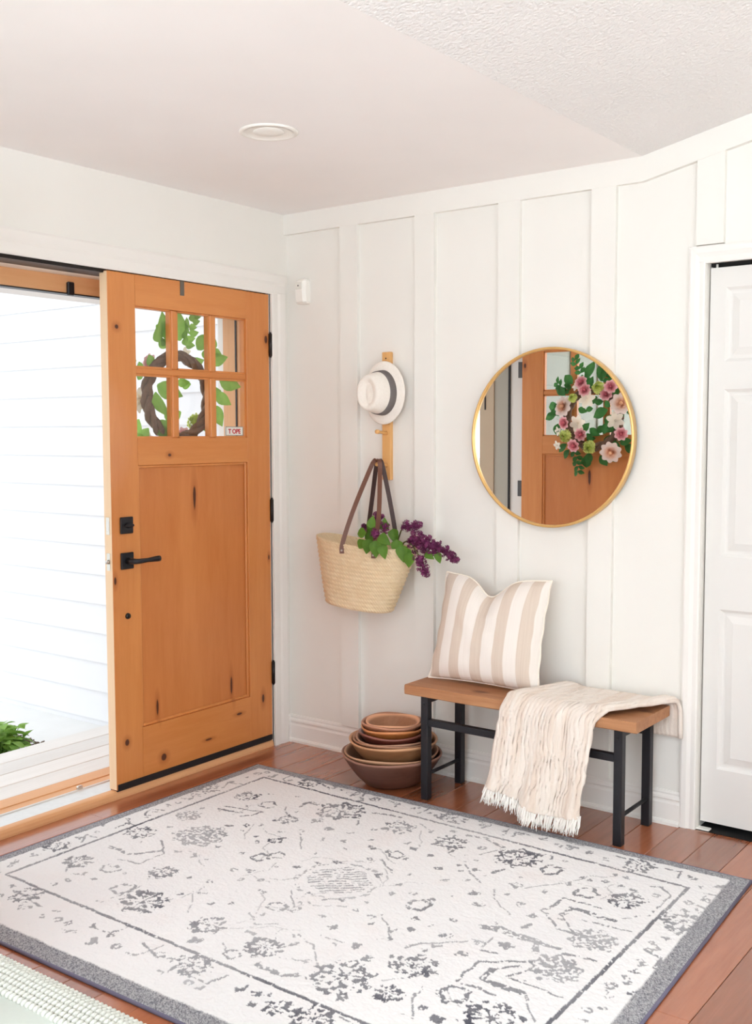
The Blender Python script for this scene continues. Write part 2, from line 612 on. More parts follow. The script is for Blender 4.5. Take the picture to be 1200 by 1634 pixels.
def casing_v(y_in, y_out, z1, root):       # upright casing on the left wall, stepped profile
    s = 1 if y_out > y_in else -1
    mb = MB()
    w = abs(y_out - y_in)
    prism_xy(mb, [(0, y_in), (.011, y_in), (.013, y_in + s * .008), (.012, y_in + s * w * .45), (.016, y_in + s * w * .6), (.018, y_in + s * w * .95), (.015, y_out), (0, y_out)], 0, z1)
    return mb.build('side_casing', M['trim'], root)


CW = .088
casing_v(JH + .006, JH + .006 + CW, HEAD + .0, t1)
casing_v(JL - .006, JL - .006 - CW, HEAD + .0, t1)
mb = MB()
prism_xz(mb, [(0, HEAD - .004), (.011, HEAD - .004), (.013, HEAD + .004), (.012, HEAD + .036), (.016, HEAD + .05), (.018, HEAD + .08), (.015, HEAD + CW), (0, HEAD + CW)], JL - .006 - CW, JH + .006 + CW)
mb.build('head_casing', M['trim'], t1)
# jamb linings: painted inside, bare wood outside
MB().box(-.105, .0, JH - .001, JH + .006, 0, HEAD).build('painted_jamb', M['trim'], t1)
MB().box(-.105, .0, JL - .006, JL + .001, 0, HEAD).build('painted_jamb', M['trim'], t1)
MB().box(-.29, -.105, JH - .003, JH + .006, 0, HEAD).build('wooden_jamb', M['frame_wood_z'], t1)
MB().box(-.222, -.105, JL - .2, JL + .003, -.1, HEAD).build('grey_jamb', M['grey_paint'], t1)
MB().box(-.325, -.222, JL - .2, JL + .012, -.3, 2.2).build('wooden_post', M['tan_post'], t1)
MB().box(-.288, -.280, JL + .008, JL + .016, 1.60, 2.0).build('post_seal', M['hinge'], t1)
MB().box(-.058, -.048, JH - .013, JH, .03, HEAD - .013).build('weatherstrip', M['hinge'], t1)
MB().box(-.115, -.103, JL - .0, JL + .012, .03, HEAD - .013).build('weatherstrip', M['hinge'], t1)
MB().box(-.209, -.201, JH - .008, JH - .002, .03, HEAD).build('weatherstrip', M['hinge'], t1)
MB().box(-.12, -.02, JL, JH, HEAD - .014, HEAD + .002).build('head_weatherstrip', M['hinge'], t1)
MB().box(-.25, -.12, JL, JH, HEAD - .012, HEAD + .002).build('head_jamb', M['trim'], t1)
MB().box(-.250, -.210, JL, JH, 2.001, HEAD - .012).build('head_board', M['frame_wood'], t1)
MB().box(-.252, -.208, JL, JH, 1.996, 2.001).build('head_seal', M['hinge'], t1)
MB().box(-.40, -.250, JL - .1, JH + .08, 1.998, 2.20, .004).build('outer_head_casing', M['trim'], t1)
MB().box(-.33, -.25, JH - .000, JH + .085, -.03, 2.0, .004).build('outer_side_casing', M['trim'], t1)
# threshold: oak lip, aluminium plate, wooden sill
prism_xz(MB(), [(-.035, -.02), (.006, -.02), (.006, .008), (.002, .021), (-.006, .029), (-.016, .031), (-.035, .031)], JL, JH - .001).build('oak_lip', M['frame_wood'], t1)
MB().box(-.133, -.035, JL, JH - .001, -.03, .029).build('sill_plate', M['alu'], t1)
MB().box(-.145, -.133, JL, JH - .001, -.03, .034, .003).build('sill_rib', M['alu'], t1)
MB().box(-.30, -.145, JL, JH - .001, -.06, .026, .004).build('wooden_sill', M['frame_wood'], t1)
MB().box(-.26, -.205, JL, JH, .020, .030, .002).build('sill_rib', M['frame_wood'], t1)
cb = MB().box(-.153, -.135, -1.125, -1.100, .028, .046, .004)
cb.build('sill_catch', M['nickel'], t1)
MB().box(-.212, -.196, -1.072, -1.040, 1.992, 2.044, .004).build('head_catch', M['black'], t1)

# left wall panelling beyond the doorway, its grey-green standing in for dimness (seen through the open leaf in the mirror)
t3 = structure_root('trim_3', 'panelling beyond the open door, coloured grey green for dimness')
MB().box(0.001, .02, -6.2, JL - .11, .13, 2.30).build('panel_board', M['dim_wall'], t3)
for k in range(8):
    MB().box(.018, .034, -2.56 - k * .42, -2.50 - k * .42, .13, 2.30, .003).build('stile', M['dim_wall'], t3)
MB().box(.018, .030, -6.2, JL - .11, 1.70, 1.76, .003).build('rail', M['dim_wall'], t3)

# closet casing
t2 = structure_root('trim_2', 'white moulded casing of the closet door')
CP = [(0, 0), (.010, 0), (.012, .006), (.011, .020), (.013, .026), (.016, .034), (.017, .050), (.015, .056), (0, .056)]


def cpoly(x_in, s):
    return [(x_in + s * w * 1.02, -d) for d, w in CP]


mb = MB()
prism_xy(mb, cpoly(1.962, -1), 0, 2.100)
mb.build('side_casing', M['trim'], t2)
mb = MB()
prism_xy(mb, cpoly(OPX1 - .005, 1), 0, 2.100)
mb.build('side_casing', M['trim'], t2)
mb = MB()
prism_yz(mb, [(-d, 2.040 + w * 1.07) for d, w in CP], 1.905, 2.742)
mb.build('head_casing', M['trim'], t2)
MB().box(OPX0, OPX0 + .006, .0, .12, 0, OPZ).build('closet_jamb', M['trim'], t2)
MB().box(OPX1 - .006, OPX1, .0, .12, 0, OPZ).build('closet_jamb', M['trim'], t2)
MB().box(OPX0, OPX1, .045, .075, OPZ - .012, OPZ).build('track_gap_shade', M['closet_shade'], t2)  # strip in the shade colour, darkening the gap above the leaves
mb = MB()
mb.box(1.5, 3.1, .70, .74, -.1, 2.6)
mb.box(1.5, 1.54, .12, .74, -.1, 2.6)
mb.box(3.06, 3.1, .12, .74, -.1, 2.6)
mb.box(1.5, 3.1, .12, .74, 2.55, 2.6)
mb.box(1.5, 3.1, .0, .74, -.1, -.001)
structure('wall_closet', mb, M['closet_shade'])

# closet bifold door: two leaves with three raised panels each
d3 = thing('door_3', 'white six-panel bifold closet door right of the bench', 'door', (0, 0, 0), kind='structure')
for x0, x1 in ((1.968, 2.322), (2.326, 2.680)):
    y0, y1 = .028, .062
    lf = MB().box(x0, x1, y0 + .010, y1, .026, 2.026).build('bifold_leaf', M['closet'], d3)
    zs = [.026, .228, .813, 1.004, 1.599, 1.696, 1.955, 2.026]
    sw = .056
    fr = MB()
    fr.box(x0, x0 + sw, y0, y0 + .0101, .026, 2.026)
    fr.box(x1 - sw, x1, y0, y0 + .0101, .026, 2.026)
    for a, b in ((0, 1), (2, 3), (4, 5), (6, 7)):
        fr.box(x0 + sw, x1 - sw, y0, y0 + .0101, zs[a], zs[b])
    fr.build('face_frame', M['closet'], lf)
    for a, b in ((1, 2), (3, 4), (5, 6)):
        mb = MB()
        X0, X1, Z0, Z1 = x0 + sw, x1 - sw, zs[a], zs[b]
        rr = []
        for ins, d in ((0, 0.0), (.010, .008), (.016, .0095), (.022, .0095), (.045, .003), (.048, .002)):
            rr.append([(X0 + ins, y0 + d, Z0 + ins), (X1 - ins, y0 + d, Z0 + ins), (X1 - ins, y0 + d, Z1 - ins), (X0 + ins, y0 + d, Z1 - ins)])
        mb.rings(rr, True, False, True, smooth=False)
        mb.build('raised_panel', M['closet'], lf)
MB().tube([(1.985, .045, 2.020), (1.985, .045, 2.040)], .004).build('pivot_pin', M['white_plastic'], d3)
MB().box(1.962, 2.01, .0, .03, .0, .006, .002).build('floor_bracket', M['white_plastic'], d3)

# outside: alcove wall with lap siding, deck, ground
wp = structure_root('wall_porch', 'white lap siding of the porch wall outside')
SY = .10
MB().box(-5.2, -.25, SY, SY + .15, -.5, 3.2).build('sheathing', M['siding'], wp)
sid = MB()
EXP = .166
prism_yz(sid, [(SY, 0), (SY - .016, 0), (SY - .003, EXP + .012), (SY, EXP + .012)], -5.0, -.33)
sid_me = sid.mesh('siding_board', M['siding'])
for k in range(-2, 17):
    o = link('siding_board', sid_me, wp)
    o.location = (0, 0, .0 + k * EXP)
MB().box(-.335, -.25, SY - .03, SY, -.4, 3.0, .004).build('corner_board', M['siding'], wp)
dk = structure_root('floor_porch', 'pale weathered deck boards outside the doorway')
for k in range(5):
    x1 = -.302 - k * .142
    MB().box(x1 - .138, x1, -3.2, SY - .02, -.065, -.032, .004).build('deck_board', M['deck'], dk)
MB().box(-1.01, -.98, -3.2, SY - .02, -.20, -.034).build('deck_fascia', M['deck'], dk)
gd = MB().box(-60, -.25, -60, SY + .15, -.60, -.20)
structure('ground', gd, M['ground'], 'pale ground beyond the porch')
mbm = MB()
rr = np.random.default_rng(5)
for k in range(420):
    x, y = -1.15 - abs(rr.normal()) * .45, SY - .45 - abs(rr.normal()) * .10
    a, s = rr.uniform(0, PI), rr.uniform(.008, .022)
    dx, dy = math.cos(a) * s, math.sin(a) * s
    z = -.20 + rr.uniform(0, .03)
    mbm.add([(x - dx, y - dy, z), (x + dy * .4, y - dx * .4, z + .012), (x + dx, y + dy, z + .004), (x - dy * .4, y + dx * .4, z + .008)], [(0, 1, 3), (1, 2, 3), (0, 3, 2), (0, 2, 1)])
mu = mbm.build('bark_mulch', M['mulch'], None, 'stuff')
mu['label'] = 'scattered brown bark mulch along the siding outside'
mu['category'] = 'mulch'


# ================================================================== entry doors
def make_leaf(root, sg, active):
    """leaf in its own frame: x from the hinge, z up, interior face y=0, interior normal sg*Y"""
    W, H, T = .914, 2.040, .045
    def bx(mb, x0, x1, a0, a1, z0, z1, b=0.0):
        return mb.box(x0, x1, sg * a0, sg * a1, z0, z1, b)
    b = .0015
    bx(MB(), 0, .146, -T, 0, 0, H, b).build('stile', M['door'], root)
    bx(MB(), .777, W, -T, 0, 0, H, b).build('stile', M['door'], root)
    bx(MB(), .146, .777, -T, 0, 1.919, H).build('top_rail', M['door_h'], root)
    bx(MB(), .146, .777, -T, 0, 1.289, 1.397).build('lock_rail', M['door_h'], root)
    bx(MB(), .146, .777, -T, 0, 0, .227).build('bottom_rail', M['door_h'], root)
    bx(MB(), .140, .783, -.030, -.014, .22, 1.296).build('door_panel', M['door_panel'], root)
    for a, f in ((-.014, 0.0), (-.030, -T)):                    # sticking round the panel, both faces
        mo = MB()
        s = 1 if f == 0 else -1
        for (x0, x1, z0, z1) in ((.146, .158, .227, 1.289), (.765, .777, .227, 1.289), (.158, .765, .227, .239), (.158, .765, 1.277, 1.289)):
            bx(mo, x0, x1, a, f - s * .006, z0, z1, .003)
        mo.build('panel_moulding', M['door'], root)
    bx(MB(), .146, .777, -T + .004, -.004, 1.651, 1.677, .004).build('muntin', M['door_h'], root)
    xs = [(.146, .335), (.366, .552), (.582, .777)]
    zs = [(1.397, 1.651), (1.677, 1.919)]
    for x0, x1 in ((.335, .366), (.552, .582)):
        for z0, z1 in zs:
            bx(MB(), x0, x1, -T + .004, -.004, z0, z1, .004).build('muntin', M['door'], root)
    for x0, x1 in xs:
        for z0, z1 in zs:
            fr_ = bx(MB(), x0, x1, -.0245, -.0205, z0, z1).build('glass_pane', M['glass'], root)
            be = MB()
            for (p, q, r, s_) in ((x0, x0 + .007, z0, z1), (x1 - .007, x1, z0, z1), (x0, x1, z0, z0 + .007), (x0, x1, z1 - .007, z1)):
                bx(be, p, q, -.034, -.010, r, s_)
            be.build('glazing_bead', M['door'], fr_)
    for z in (.312, 1.065, 1.814):
        hb = MB().tube([(-.003, sg * .006, z - .05), (-.003, sg * .006, z + .05)], .0085, 12)
        hb.ball((-.003, sg * .006, z + .052), .006)
        hb.ball((-.003, sg * .006, z - .052), .006)
        h = hb.build('hinge', M['hinge'], root)
        bx(MB(), -.0025, .0005, -.040, .004, z - .05, z + .05).build('hinge_plate', M['hinge'], h)
    bx(MB(), .003, W - .003, .0, .005, 0, .024, .0015).build('sweep', M['rubber'], root)
    bx(MB(), .003, W - .003, -T + .003, -.003, -.006, 0.001).build('sweep_fin', M['rubber'], root)
    bx(MB(), W - .001, W + .0008, -T + .001, -.002, .002, H - .002).build('daylit_edge', M['edge_daylit'], root)  # thin strip that carries the painted daylight on the latch edge
    if not active:
        for z in (.312, 1.065, 1.814):
            bx(MB(), -.052, -.010, -.0005, .0035, z - .05, z + .05).build('hinge_plate', M['grey_hinge'], root)
    if active:
        for nm, zc in (('deadbolt', 1.054), ('door_handle', .913)):
            xc = .845
            p = bx(MB(), xc - .032, xc + .032, 0, .009, zc - .033, zc + .033, .003).build(nm, M['black'], root)
            if nm == 'deadbolt':
                t_ = MB().tube([(xc, sg * .008, zc), (xc, sg * .020, zc)], .010)
                bx(t_, xc - .022, xc + .022, .016, .030, zc - .005, zc + .005, .004)
                t_.build('thumb_turn', M['black'], p)
            else:
                pts = [(xc, sg * .008, zc), (xc, sg * .036, zc), (xc - .006, sg * .050, zc), (xc - .020, sg * .056, zc), (xc - .060, sg * .056, zc + .001), (xc - .11, sg * .056, zc + .002), (xc - .122, sg * .056, zc + .002)]
                MB().tube(pts, [.014, .012, .011, .010, .0085, .0115, .0118], 14).build('lever', M['black'], p)
        MB().tube([(.844, 0, .692), (.844, sg * .006, .692)], [.0125, .011], 20).build('bolt_cap', M['hinge'], root)
        for zc, hh in ((1.054, .034), (.913, .034)):
            fp = bx(MB(), W - .0005, W + .0022, -.033, -.013, zc - hh, zc + hh).build('latch_plate', M['nickel'], root)
            if zc < 1:
                MB().tube([(W, sg * -.023, zc), (W + .012, sg * -.023, zc)], [.010, .007], 14).build('latch_bolt', M['nickel'], fp)
            else:
                bx(MB(), W + .0015, W + .0028, -.030, -.016, zc - .018, zc + .018).build('bolt_end', M['alu'], fp)
        # pull handle outside
        pu = bx(MB(), .820, .868, -T - .008, -T, .60, .98, .004).build('pull_plate', M['black'], root)
        MB().tube([(.844, sg * (-T - .006), .64), (.844, sg * (-T - .05), .67), (.844, sg * (-T - .062), .76), (.844, sg * (-T - .05), .86), (.844, sg * (-T - .006), .90)], .008).build('pull_handle', M['black'], pu)


d1 = thing('door_1', 'closed alder entry door with six panes and black lever', 'door', (0, -.128, .033), -PI / 2, kind='structure')
make_leaf(d1, 1, True)
d2 = thing('door_2', 'open alder entry door seen only in the round mirror', 'door', (.004, JL + .003, .033), 0, kind='structure')
make_leaf(d2, -1, False)


# ================================================================== rug
RUG_MOTIFS = "0,.258,.341,.055 0,.555,.450,.050 0,.669,.261,.095 0,.947,.276,.065 0,1.180,.290,.065 0,1.443,.278,.085 0,1.876,.382,.060 0,1.426,1.258,.090 0,1.153,1.251,.060 0,1.550,1.101,.065 0,1.842,1.207,.080 0,.663,1.245,.080 0,.934,1.247,.055 0,.352,.074,.050 0,1.057,.082,.060 0,1.804,.107,.060 0,2.065,.426,.070 0,.069,.371,.055 0,.083,1.116,.050 0,.336,1.426,.055 0,1.061,1.443,.060 0,1.489,1.459,.060 0,1.384,1.470,.040 0,.218,.855,.055 0,.251,1.158,.055 0,.545,1.055,.050 0,.663,.633,.030 0,1.573,1.254,.045 1,.393,.370,.040 1,1.745,.402,.048 1,1.710,1.164,.052 1,1.579,.305,.045 1,1.358,.775,.045 1,.384,1.140,.040 1,.539,1.222,.045 1,.724,.777,.040 1,.755,.729,.032 1,1.081,.498,.035 1,1.017,1.034,.034 1,1.111,1.333,.030 1,1.524,.216,.024 1,.698,.077,.028 2,1.891,.679,.075 2,1.867,.890,.078 2,.413,.752,.105 2,.228,.634,.055 3,.664,.389,.035 3,.745,.433,.025 3,.987,.489,.018 3,1.040,.487,.020 3,.862,.499,.020 3,.936,.426,.014 3,.968,.481,.014 3,.888,.348,.014 3,.577,.643,.018 3,.669,.607,.022 3,.481,.581,.022 3,.430,.626,.022 3,.907,.701,.018 3,.960,.662,.022 3,1.138,.663,.022 3,1.266,.510,.022 3,1.330,.575,.018 3,1.182,.427,.018 3,1.223,.359,.018 3,1.104,.415,.022 3,1.128,.498,.015 3,1.133,.199,.018 3,.872,.770,.022 3,.766,.877,.022 3,1.534,.474,.032 3,1.767,.289,.017 3,1.719,.311,.014 3,1.817,.295,.016 3,1.867,.300,.024 3,1.772,.222,.016 3,1.810,.224,.016 3,1.684,.305,.014 3,1.507,.670,.022 3,1.460,.611,.022 3,1.613,.597,.022 3,1.541,.554,.014 3,1.632,.469,.018 3,1.676,.646,.024 3,1.374,.448,.020 3,1.302,.441,.014 3,1.277,.354,.016 3,1.335,.571,.018 3,1.699,.713,.022 3,1.624,.959,.026 3,1.687,1.265,.018 3,1.734,1.290,.026 3,1.533,.901,.026 3,1.696,.855,.026 3,1.510,.674,.022 3,1.399,.866,.020 3,1.429,.927,.020 3,1.528,1.008,.016 3,1.589,1.051,.016 3,1.613,1.097,.018 3,1.490,1.337,.026 3,.971,1.335,.026 3,1.358,1.099,.020 3,1.427,1.137,.028 3,1.468,1.091,.016 3,1.409,1.012,.018 3,1.278,.926,.024 3,1.164,1.007,.016 3,1.239,1.043,.020 3,1.227,.922,.014 3,1.315,.964,.012 3,1.187,1.147,.018 3,1.211,1.190,.020 3,1.148,.880,.018 3,1.102,.914,.016 3,1.059,.976,.012 3,.887,1.101,.016 3,1.036,.910,.020 3,.502,1.443,.018 3,.599,1.475,.022 3,.666,1.451,.020 3,.749,1.454,.018 3,.952,1.453,.022 3,1.254,1.463,.020 3,1.300,1.450,.022 3,1.329,1.441,.016 3,1.323,1.497,.018 3,.469,.060,.022 3,.520,.071,.016 3,.694,.071,.020 3,.880,.072,.018 3,.882,.062,.016 3,.956,.087,.016 3,.991,.095,.016 3,1.287,.085,.020 3,1.437,.078,.024 3,1.619,.091,.024 3,1.694,.119,.018 3,1.990,.102,.024 3,2.035,.158,.016 3,2.086,.117,.030 3,2.077,.232,.026 3,2.043,.351,.020 3,2.077,.327,.018 3,2.058,.553,.018 3,2.075,.504,.016 3,2.050,.786,.022 3,2.082,.898,.018 3,2.091,.700,.014 3,.086,.251,.022 3,.051,.306,.018 3,.081,1.015,.020 3,.049,.883,.020 3,.099,.171,.018 3,.243,1.409,.018 3,.403,1.219,.014 3,.338,1.327,.014 3,.647,1.043,.014 3,.722,1.020,.018 3,.717,1.139,.014 3,.542,.791,.018 3,.643,.789,.016 3,.586,.896,.014 3,1.218,.606,.016 3,1.233,.685,.018 3,1.248,.760,.020 3,1.305,.720,.018 3,1.377,.724,.020"
RUG_LINES = ".008:.470,.351 .520,.409|.008:.681,.524 .787,.637|.008:.747,.265 .812,.340|.008:1.068,.553 1.160,.623|.008:.988,.201 1.062,.242|.018:.784,.207 .890,.190|.020:.506,.308 .502,.258 .553,.258|.014:.662,.422 .669,.369|.020:1.202,.197 1.264,.190 1.352,.221|.008:1.319,.332 1.354,.240|.018:1.435,.442 1.446,.391|.008:1.321,.428 1.431,.534|.007:1.491,.544 1.529,.601 1.618,.676|.007:1.573,.476 1.663,.374 1.704,.285 1.765,.237|.009:1.900,.238 1.931,.228 1.973,.271 1.969,.416|.007:1.905,.501 1.969,.442|.011:1.829,.478 1.705,.478 1.690,.594 1.775,.675 1.837,.679|.024:1.891,.531 1.811,.531 1.753,.525 1.745,.587|.009:1.959,.570 1.807,.579|.009:1.745,.587 1.789,.640 1.826,.677|.036:1.592,.793 1.642,.772 1.709,.782 1.769,.786|.022:1.769,.786 1.830,.784|.026:1.765,.797 1.782,.844|.016:1.945,.793 1.907,.795 1.856,.808|.018:1.675,.852 1.714,.851|.011:1.803,.893 1.681,.979 1.682,1.100 1.757,1.101 1.802,1.099|.026:1.734,.991 1.731,1.046 1.773,1.055 1.860,1.058|.009:1.811,.948 1.784,1.004 1.857,1.015 1.944,1.011|.009:1.785,.934 1.724,.998|.012:1.654,.920 1.701,.908|.007:1.481,1.033 1.494,.988 1.536,.946 1.639,.868|.008:1.649,.914 1.645,.827|.007:1.633,1.189 1.639,1.244 1.691,1.314|.007:1.878,1.082 1.901,1.120 1.939,1.162|.020:1.200,1.342 1.295,1.344 1.328,1.313|.014:1.559,1.291 1.611,1.264|.012:1.556,1.267 1.571,1.214|.008:1.042,1.298 1.083,1.327|.007:1.229,1.266 1.277,1.262 1.314,1.226 1.254,1.168 1.216,1.150|.007:1.323,1.233 1.361,1.268|.007:1.304,.892 1.410,1.003 1.382,1.035|.008:1.315,1.102 1.242,1.107|.007:.979,1.113 1.039,1.161 1.097,1.129|.008:.975,.925 1.061,1.013|.008:1.072,.951 1.094,.967 1.184,.909|.007:1.631,1.227 1.625,1.179|.008:1.479,1.021 1.494,.979|.016:1.041,1.042 1.076,1.034 1.079,1.005|.011:1.103,1.491 1.167,1.488 1.178,1.428|.020:.235,1.012 .348,1.014 .405,.939|.010:.348,1.068 .427,1.056 .435,.951 .335,.867|.018:.274,.515 .372,.497|.010:.400,.527 .434,.444 .269,.476|.007:.904,1.478 .918,1.410|.008:.221,1.160 .298,1.246 .351,1.226|.007:.549,1.114 .571,1.199 .569,1.285|.014:2.035,.278 2.106,.302 2.101,.356|.012:1.885,.076 1.943,.074 1.949,.129|.012:2.028,.654 2.087,.669 2.087,.739|.010:2.059,.196 2.111,.193|.012:.595,.085 .622,.038 .639,.082|.012:.755,.063 .802,.066 .812,.102|.010:.920,.111 .930,.046 .967,.037|.012:1.157,.052 1.207,.058 1.206,.104|.012:1.304,.134 1.288,.062|.012:1.329,.123 1.327,.073 1.376,.068|.012:1.520,.056 1.584,.054|.012:1.532,.083 1.580,.084|.012:1.702,.067 1.742,.072|.012:.232,.098 .232,.047 .287,.050|.012:.589,.098 .586,.045 .637,.046|.012:.409,.054 .469,.088|.010:.105,.326 .081,.264 .134,.247|.010:.099,.509 .080,.458 .111,.454|.010:.124,1.043 .079,.979 .130,.979|.010:.094,.730 .061,.668 .114,.648|.010:.111,.878 .099,.824 .142,.817|.012:.871,1.436 .938,1.463 1.020,1.438|.010:.276,1.431 .353,1.432 .439,1.451|.010:.682,1.453 .747,1.441 .749,1.396|.009:1.268,1.462 1.256,1.431|.010:1.428,1.456 1.476,1.491|.009:1.539,1.411 1.575,1.421"


def make_rug():
    cor = np.array([[.162, -.40], [2.276, -.358], [.155, -2.051], [2.36, -2.014]])
    nx, ny = 680, 525
    LX, LY = 2.15, 1.655
    gx, gy = np.meshgrid(np.linspace(0, LX, nx), np.linspace(0, LY, ny))
    r = np.random.default_rng(3)

    def smooth_noise(cell):
        a = r.random((int(LY / cell) + 3, int(LX / cell) + 3))
        fx, fy = gx / cell, gy / cell
        ix, iy = fx.astype(int), fy.astype(int)
        tx, ty = fx - ix, fy - iy
        tx, ty = tx * tx * (3 - 2 * tx), ty * ty * (3 - 2 * ty)
        return (a[iy, ix] * (1 - tx) + a[iy, ix + 1] * tx) * (1 - ty) + (a[iy + 1, ix] * (1 - tx) + a[iy + 1, ix + 1] * tx) * ty
    n0, n1, n2, n3 = smooth_noise(.0075), smooth_noise(.011), smooth_noise(.028), smooth_noise(.16)
    hi = r.random((ny, nx))
    wx, wy = (smooth_noise(.035) - .5) * .014, (smooth_noise(.035) - .5) * .014
    X, Y = gx + wx, gy + wy
    ink = np.zeros((ny, nx))

    def win(cx, cy, w):
        i0, i1 = max(0, int((cx - w) / LX * nx)), min(nx, int((cx + w) / LX * nx) + 2)
        j0, j1 = max(0, int((cy - w) / LY * ny)), min(ny, int((cy + w) / LY * ny) + 2)
        return (slice(j0, j1), slice(i0, i1)) if i1 > i0 and j1 > j0 else None

    def put(sl, v):
        ink[sl] = np.maximum(ink[sl], v)

    for k, w in enumerate(RUG_MOTIFS.split()):
        st, cx, cy, rad = w.split(',')
        cx, cy, rad = float(cx), float(cy), float(rad)
        sl = win(cx, cy, rad * 1.35 + .01)
        if sl is None:
            continue
        dx, dy = X[sl] - cx, Y[sl] - cy
        rho, th = np.hypot(dx, dy) / rad, np.arctan2(dy, dx) + k
        rad = rad * (.8 if st == '3' else 1)
        if st == '0':
            rad_ring = np.abs(rho - (.70 + .10 * np.cos(6 * th))) < .20 + .08 * np.cos(12 * th)
            spokes = (np.abs(np.sin(4 * th)) < .42) & (rho > .2) & (rho < 1.02)
            body = (rad_ring | spokes) & (.6 * n1[sl] + .4 * n0[sl] > .45)
            dot = (rho < .2) & (n0[sl] > .4)
            put(sl, (body | dot) * (.80 + .2 * n2[sl]))
        elif st == '1':
            put(sl, ((np.abs(rho - .74 - .08 * np.cos(5 * th)) < .15) & (.5 * n1[sl] + .5 * n0[sl] > .42)) * .82)
        elif st == '2':
            pet = .9 + .1 * np.cos(9 * th)
            put(sl, ((rho < pet) & (n0[sl] > .44)) * .66)
        else:
            c, s = math.cos(k * 1.7), math.sin(k * 1.7)
            a, b = (dx * c + dy * s) / rad, (-dx * s + dy * c) / rad
            bl = ((a / 1.05) ** 2 + (b / .55) ** 2 < 1) | ((a / .4) ** 2 + ((b - .2) / .95) ** 2 < 1)
            put(sl, (bl & (.5 * n1[sl] + .5 * n0[sl] > .40)) * .80)

    def stroke(w, pts, dash=.30, v=.75):
        for (ax, ay), (bx_, by) in zip(pts, pts[1:]):
            L = math.hypot(bx_ - ax, by - ay) + 1e-6
            sl = win((ax + bx_) / 2, (ay + by) / 2, L / 2 + w + .03)
            if sl is None:
                continue
            px, py = X[sl] - ax, Y[sl] - ay
            t = np.clip((px * (bx_ - ax) + py * (by - ay)) / L ** 2, 0, 1)
            d = np.hypot(px - t * (bx_ - ax), py - t * (by - ay))
            put(sl, ((d < w / 2 * .82) & (.5 * n1[sl] + .5 * n0[sl] > dash + .04)) * v)
    for e in RUG_LINES.split('|'):
        w, p = e.split(':')
        stroke(float(w), [tuple(map(float, q.split(','))) for q in p.split()], .34, .66 if float(w) < .009 else .78)
    rf = random.Random(21)
    occ = [tuple(map(float, w_.split(',')[1:])) for w_ in RUG_MOTIFS.split()]

    def free(px, py, rr_):
        return all(math.hypot(px - a_, py - b_) > rr_ + c_ for a_, b_, c_ in occ)
    extra = []
    for side in range(4):
        for q_ in range(26):
            u_ = (q_ + .5) / 26
            px, py = ((.07 + 2.0 * u_, .088), (.07 + 2.0 * u_, 1.49 + .02 * u_), (.095, .1 + 1.4 * u_), (2.05 - .03 * u_, .1 + 1.4 * u_))[side]
            py += rf.uniform(-.02, .02)
            px += rf.uniform(-.02, .02)
            if free(px, py, .022):
                extra.append((px, py, rf.uniform(.012, .024)))
    for q_ in range(260):
        px, py = rf.uniform(.2, 1.94), rf.uniform(.2, 1.33)
        if abs(px - 1.05) < .17 and abs(py - .775) < .17:
            continue
        if free(px, py, .03):
            extra.append((px, py, rf.uniform(.008, .018)))
            occ.append((px, py, .03))
    for k, (px, py, rad) in enumerate(extra):
        sl = win(px, py, rad * 1.4 + .01)
        if sl is None:
            continue
        an = rf.choice((0, PI / 2, .8, 2.3))
        dx, dy = X[sl] - px, Y[sl] - py
        a_, b_ = (dx * math.cos(an) + dy * math.sin(an)) / rad, (-dx * math.sin(an) + dy * math.cos(an)) / rad
        if k % 3:
            bl = (np.abs(a_) < 1) & (np.abs(b_) < .38) | (np.abs(a_ - .7) < .3) & (b_ > 0) & (b_ < .9)
        else:
            bl = (np.hypot(a_, b_) < .8) & (np.hypot(a_, b_) > .3)
        put(sl, (bl & (.5 * n1[sl] + .5 * n0[sl] > .42)) * .66)
    for q_ in range(34):
        px, py, an = rf.uniform(.22, 1.9), rf.uniform(.2, 1.3), rf.uniform(0, 2 * PI)
        pts = [(px, py)]
        for _ in range(3):
            an += rf.uniform(-.9, .9)
            pts.append((pts[-1][0] + .05 * math.cos(an), pts[-1][1] + .05 * math.sin(an)))
        if all(.17 < p_[0] < 1.94 and .16 < p_[1] < 1.35 for p_ in pts):
            stroke(.0055, pts, .36, .42)
    # centre medallion: hatched lozenge
    cx, cy = 1.052, .775
    dx, dy = X - cx, Y - cy
    loz = (np.abs(dx) / .12 + np.abs(dy) / .12 < 1.15) & (np.abs(dx) < .105) & (np.abs(dy) < .105)
    hatch = np.sin((dx * .8 + dy) * 2 * PI / .022) > .1
    ink = np.maximum(ink, (loz & hatch & (n1 > .35)) * .62)
    edge = np.abs(np.maximum(np.maximum(np.abs(dx), np.abs(dy)) / .13, (np.abs(dx) + np.abs(dy)) / .19) - 1) < .05
    ink = np.maximum(ink, (edge & (n1 > .5)) * .5)
    # inner line and outer band
    d = np.minimum(np.minimum(gx - .150, 2.006 - .045 * gy / 1.4 - gx), np.minimum(gy - (.128 + .028 * (gx - .15)), 1.362 + .026 * gx - gy)) + wx * .18
    ink = np.maximum(ink, ((np.abs(d) < .0060) & (n0 > .16)) * .92)
    e = np.minimum(np.minimum(gx - .0, (LX - gx) * .80), np.minimum(gy, (LY - gy) * .76)) + wx * .25
    band = np.clip((.048 - e) / .004, 0, 1)
    # loom border fillers: small dashes between line and band where nothing is drawn
    ink = np.clip(ink * (.62 + .5 * n3) + (hi - .5) * .10 * (ink > 0), 0, 1)
    ink = np.maximum(ink, band * (.70 + .5 * (hi - .5)))
    s, t = gx / LX, gy / LY
